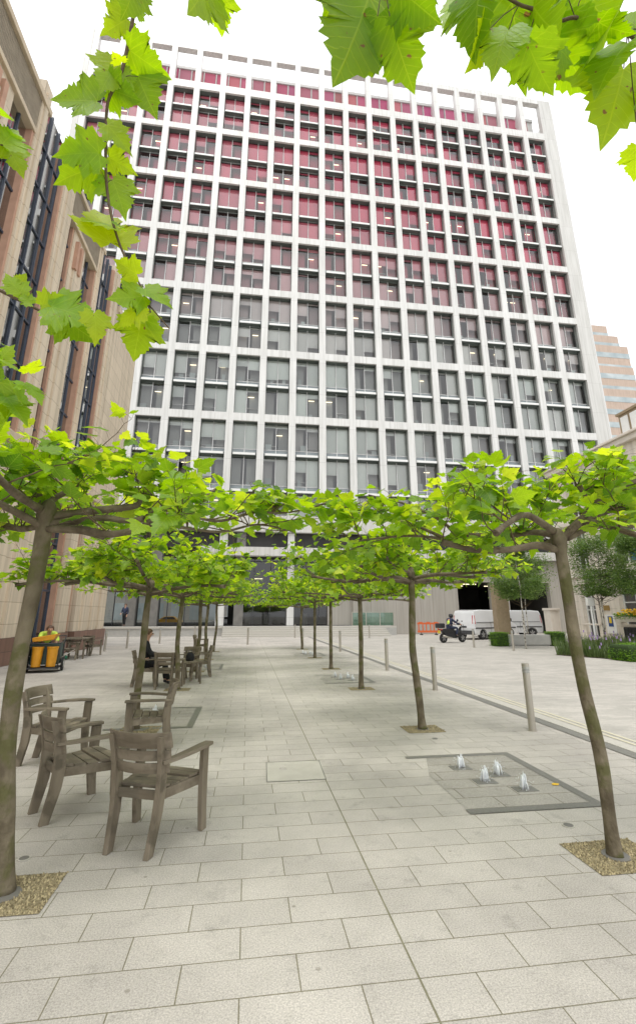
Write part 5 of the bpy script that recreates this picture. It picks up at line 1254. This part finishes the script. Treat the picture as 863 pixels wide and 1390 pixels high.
def branch_left(root, cr, rr, off):
    t = 1.6
    tw = [atd(215,-330,1.5), atd(192,-120,1.6)] + [atd(*p, t) for p in ((183,0),(180,30),(172,70),(163,105),(147,138),(144,190),(145,250),(152,295),(164,335),(180,368),(191,388),(199,410),(205,424))]
    st = [off+Vector((0,0,2.42)), Vector((-1.15,.1,3.0)), Vector((-.85,.55,3.9))]
    q_ = [p-off for p in st+tw]; r_ = [.03,.022,.014,.009,.007]+[.0055,.006,.0058,.0056,.0052,.005,.0048,.0045,.004,.0036,.003,.0026,.002]; r_ = (r_+[.002]*9)[:len(q_)]; q_, r_ = smooth_path(q_, r_); b = MB(); b.tube(q_, r_, 8, 0, True, .2, 3); b.build('hanging_branch', M['twig'], root)
    h = MB(); rr = random.Random(77)
    b2 = [atd(*p, 1.55) for p in ((-60,370),(0,394),(35,412),(62,425),(90,434),(112,433),(128,428))]; h.tube([p-off for p in b2], [.006,.0055,.005,.0045,.004,.003,.002], 7, 1)
    b3 = [atd(*p, t) for p in ((199,410),(212,425),(230,446))]; h.tube([p-off for p in b3], .0022, 6, 1)
    b4 = [atd(*p, 1.5) for p in ((-50,205),(-10,198),(10,196))]; h.tube([p-off for p in b4], .003, 6, 1)
    S = [(173,26,136,46,.7),(176,68,232,108,.55),(186,22,188,-14,.5),(175,5,140,-8,.5),(133,138,64,132,.45),(160,88,130,122,.75),(147,120,188,136,.4),(188,104,206,152,.35),(146,170,182,206,.7),(135,208,62,204,.6),(134,226,66,244,.6),
         (148,213,188,236,.7),(153,244,174,292,.6),(155,310,100,284,.75),(156,305,176,314,.4),(186,372,150,348,.8),(197,392,236,414,.55),(194,402,142,408,.6),(194,418,150,440,.95),(196,424,218,456,.8),(193,434,178,492,.65),(165,84,150,70,.9),(150,330,128,268,.9)]
    for (bx, by, *_r) in S:
        a = atd(bx, by, t); j = min(tw[2:], key=lambda q: (q-a).length); petiole(h, j-off, a-off, .0013)
    for a, d, n_, s, tn in hero(h, S, t, rr): add_leaf(h, a-off, d, n_, s, tn, rr, 2)
    S2 = [(28,398,4,368,.6),(18,396,42,372,.7),(44,412,20,398,.5),(58,415,96,402,.85),(70,416,140,436,.55),(82,430,136,466,.35),(128,426,138,470,.9),(60,408,90,425,.6),(8,197,40,240,.65),(4,196,22,170,.6),(-6,190,20,180,.5),(-8,150,24,154,.5)]
    for (bx, by, *_r) in S2[:8]:
        a = atd(bx, by, 1.55); j = min(b2, key=lambda q: (q-a).length); petiole(h, j-off, a-off, .0012)
    for a, d, n_, s, tn in hero(h, S2, 1.5, rr): add_leaf(h, a-off, d, n_, s, tn, rr, 2)
    # leaves high at the left edge, above the near crown
    for px, py, tpx, tpy in ((20,500,-20,470),(10,540,45,580),(2,520,30,610),(35,520,70,545),(15,560,-10,600),(40,505,60,480),(30,545,5,500)):
        a = atd(px,py,1.95); d = atd(tpx,tpy,1.9)-a; add_leaf(h, a-off, d, Vector((rr.uniform(-.5,.5),-.5,.8)), min(.15, d.length*.7), rr.uniform(.4,.9), rr, 2)
    h.build('hanging_leaves', [M['leafbig'], M['twig']], root)
def branch_right(root, cr, rr, off):
    t = .86
    tw = [atd(1000,120,1.05), atd(900,80,.92), atd(852,45,t), atd(820,32,t), atd(780,24,t), atd(757,28,t), atd(728,14,t), atd(704,6,t), atd(660,-18,t), atd(600,-30,t), atd(520,-25,t), atd(440,-30,.9), atd(330,-35,1.0), atd(300,-20,1.05)]
    st = [off+Vector((0,0,2.3)), Vector((2.45,-.35,2.5)), Vector((2.0,.05,2.62))]
    q_ = [p-off for p in st+tw]; r_ = [.035,.025,.014,.008,.006,.0045]+[.0036]*4+[.003]*7; r_ = (r_+[.003]*9)[:len(q_)]; q_, r_ = smooth_path(q_, r_); b = MB(); b.tube(q_, r_, 7, 0, True, .2, 3); b.build('hanging_branch', M['twig'], root)
    h = MB(); rr = random.Random(78)
    b2 = [atd(*p, t) for p in ((757,28),(756,44),(752,62))]; h.tube([p-off for p in b2], .0016, 6, 1)
    S = [(500,-4,462,124,.30),(512,22,500,100,.12),(530,30,560,132,.42),(470,-20,432,30,.4),(545,-12,592,30,.30),(560,-22,540,34,.2),(655,-30,622,70,.25),(690,-35,706,128,.28),(664,40,636,104,.75),(724,10,768,70,.62),(756,48,792,132,.55),(716,60,748,140,.6),
         (752,62,704,120,.5),(792,-12,836,50,.5),(766,-14,728,30,.7),(846,92,826,186,.65),(850,60,800,108,.4),(868,40,838,10,.35),(880,96,858,160,.35),(812,30,862,60,.3),(826,36,806,70,.5),(866,200,859,252,.7),(296,-14,302,60,.62),(284,-20,256,20,.6),(182,-22,176,30,.4),(740,90,770,108,.3),(690,40,662,92,.6),(640,10,600,-20,.5)]
    for (bx, by, *_r) in S:
        a = atd(bx, by, t); j = min(tw[2:], key=lambda q: (q-a).length); petiole(h, j-off, a-off, .0011)
    for a, d, n_, s, tn in hero(h, S, t, rr, .84): add_leaf(h, a-off, d, n_, s, tn, rr, 2)
    h.build('hanging_leaves', [M['leafbig'], M['twig']], root)
nokeep = lambda p: p.y < -.3 and p.z > 2.2
plane_tree(-1.5, -.75, 91, 'tree behind the camera whose leafy twig hangs down at upper left', GL, limbs=[[(-1.5,-.75,2.3),(-2.2,-1.2,2.45),(-3.0,-1.6,2.5)],[(-1.5,-.75,2.3),(-1.4,-1.6,2.4),(-1.2,-2.4,2.5)],[(-1.5,-.75,2.3),(-.9,-1.2,2.45),(-.3,-1.6,2.55)]], leaf=.14, lod=0, ntw=4, keep=nokeep, extra=branch_left)
plane_tree(2.65, -.75, 92, 'tree behind the camera whose big leaves hang in at the top right', GR_, limbs=[[(2.65,-.75,2.3),(3.3,-1.2,2.45),(4.0,-1.6,2.5)],[(2.65,-.75,2.3),(2.6,-1.6,2.4),(2.4,-2.4,2.5)],[(2.65,-.75,2.3),(2.0,-1.2,2.45),(1.3,-1.6,2.55)]], leaf=.14, lod=0, ntw=4, keep=nokeep, extra=branch_right)

for (x, y, lab) in [(-1.40,3.70,'gravel pit round the near left plane tree'),(2.655,3.61,'gravel pit round the near right plane tree')]+[(a, b_, 'gravel pit at the foot of the '+l.split(',')[0]) for a, b_, l in far+farR]: pit(x, y, lab)

# ------------------------------------------------------------------ birches
def birch(x, y, seed, h, cw, z0, stems, label, n=16000):
    rr = random.Random(seed); root = empty('birch_tree', (x,y,0), 0, label, 'tree', 'birch trees by the cream building')
    cr = MB(); cl_ = []
    for s in range(stems):
        a = rr.uniform(0,6.28); l = .0 if stems == 1 else rr.uniform(.15,.5); pts = [(0,0,0)]+[(math.cos(a)*l*t+rr.uniform(-.04,.04), math.sin(a)*l*t+rr.uniform(-.04,.04), h*.93*t) for t in (.2,.4,.6,.8,1.0)]
        m = MB(); m.tube(pts, [.036,.033,.028,.021,.013,.005], 9, 0, True, .1, seed); m.build('trunk', M['birchbark'], root)
        m = MB()
        for k in range(16):
            t = rr.uniform(z0/h*.75, .95); p = Vector((pts[-1][0]*t, pts[-1][1]*t, h*.93*t)); a2 = rr.uniform(0,6.28); L = cw*rr.uniform(.5,1.0)*math.sin(math.pi*min(1,max(.12,(t*h-z0*.6)/(h-z0*.6))))**.6
            q = p+Vector((math.cos(a2)*L, math.sin(a2)*L, L*rr.uniform(.25,.8))); mid = (p+q)/2+Vector((0,0,-.06)); m.tube([p,mid,q], [.014,.009,.003], 5, 0, True)
            for f in (.45,.7,.9,1.05): cl_.append((p.lerp(q,f), rr.uniform(.30,.55)))
        m.build('branch', M['twig'], root)
    pts = []
    while len(pts) < n:
        c_, r = cl_[rr.randrange(len(cl_))]; d = Vector((rr.gauss(0,.55),rr.gauss(0,.55),rr.gauss(-.1,.5)))*r; p = c_+d
        if p.z > z0-.2+.3*noise.noise(p*1.5): pts.append(p)
    leafcloud(cr, pts, .085, rr); cr.build('crown', M['birchleaf'], root)
birch(13.9, 23.3, 5, 5.6, 1.55, 2.7, 1, 'birch with one thin white stem in front of the stone bench')
birch(18.9, 24.0, 6, 6.0, 1.9, 2.9, 3, 'multi stemmed birch just right of the near right plane trunk', 19000)
birch(18.6, 20.2, 8, 6.0, 1.7, 2.8, 2, 'birch at the right edge standing over the ornamental grasses', 18000)
birch(17.2, 28.5, 9, 5.6, 1.6, 2.9, 2, 'birch standing behind the stone bench near the silver van', 12000)
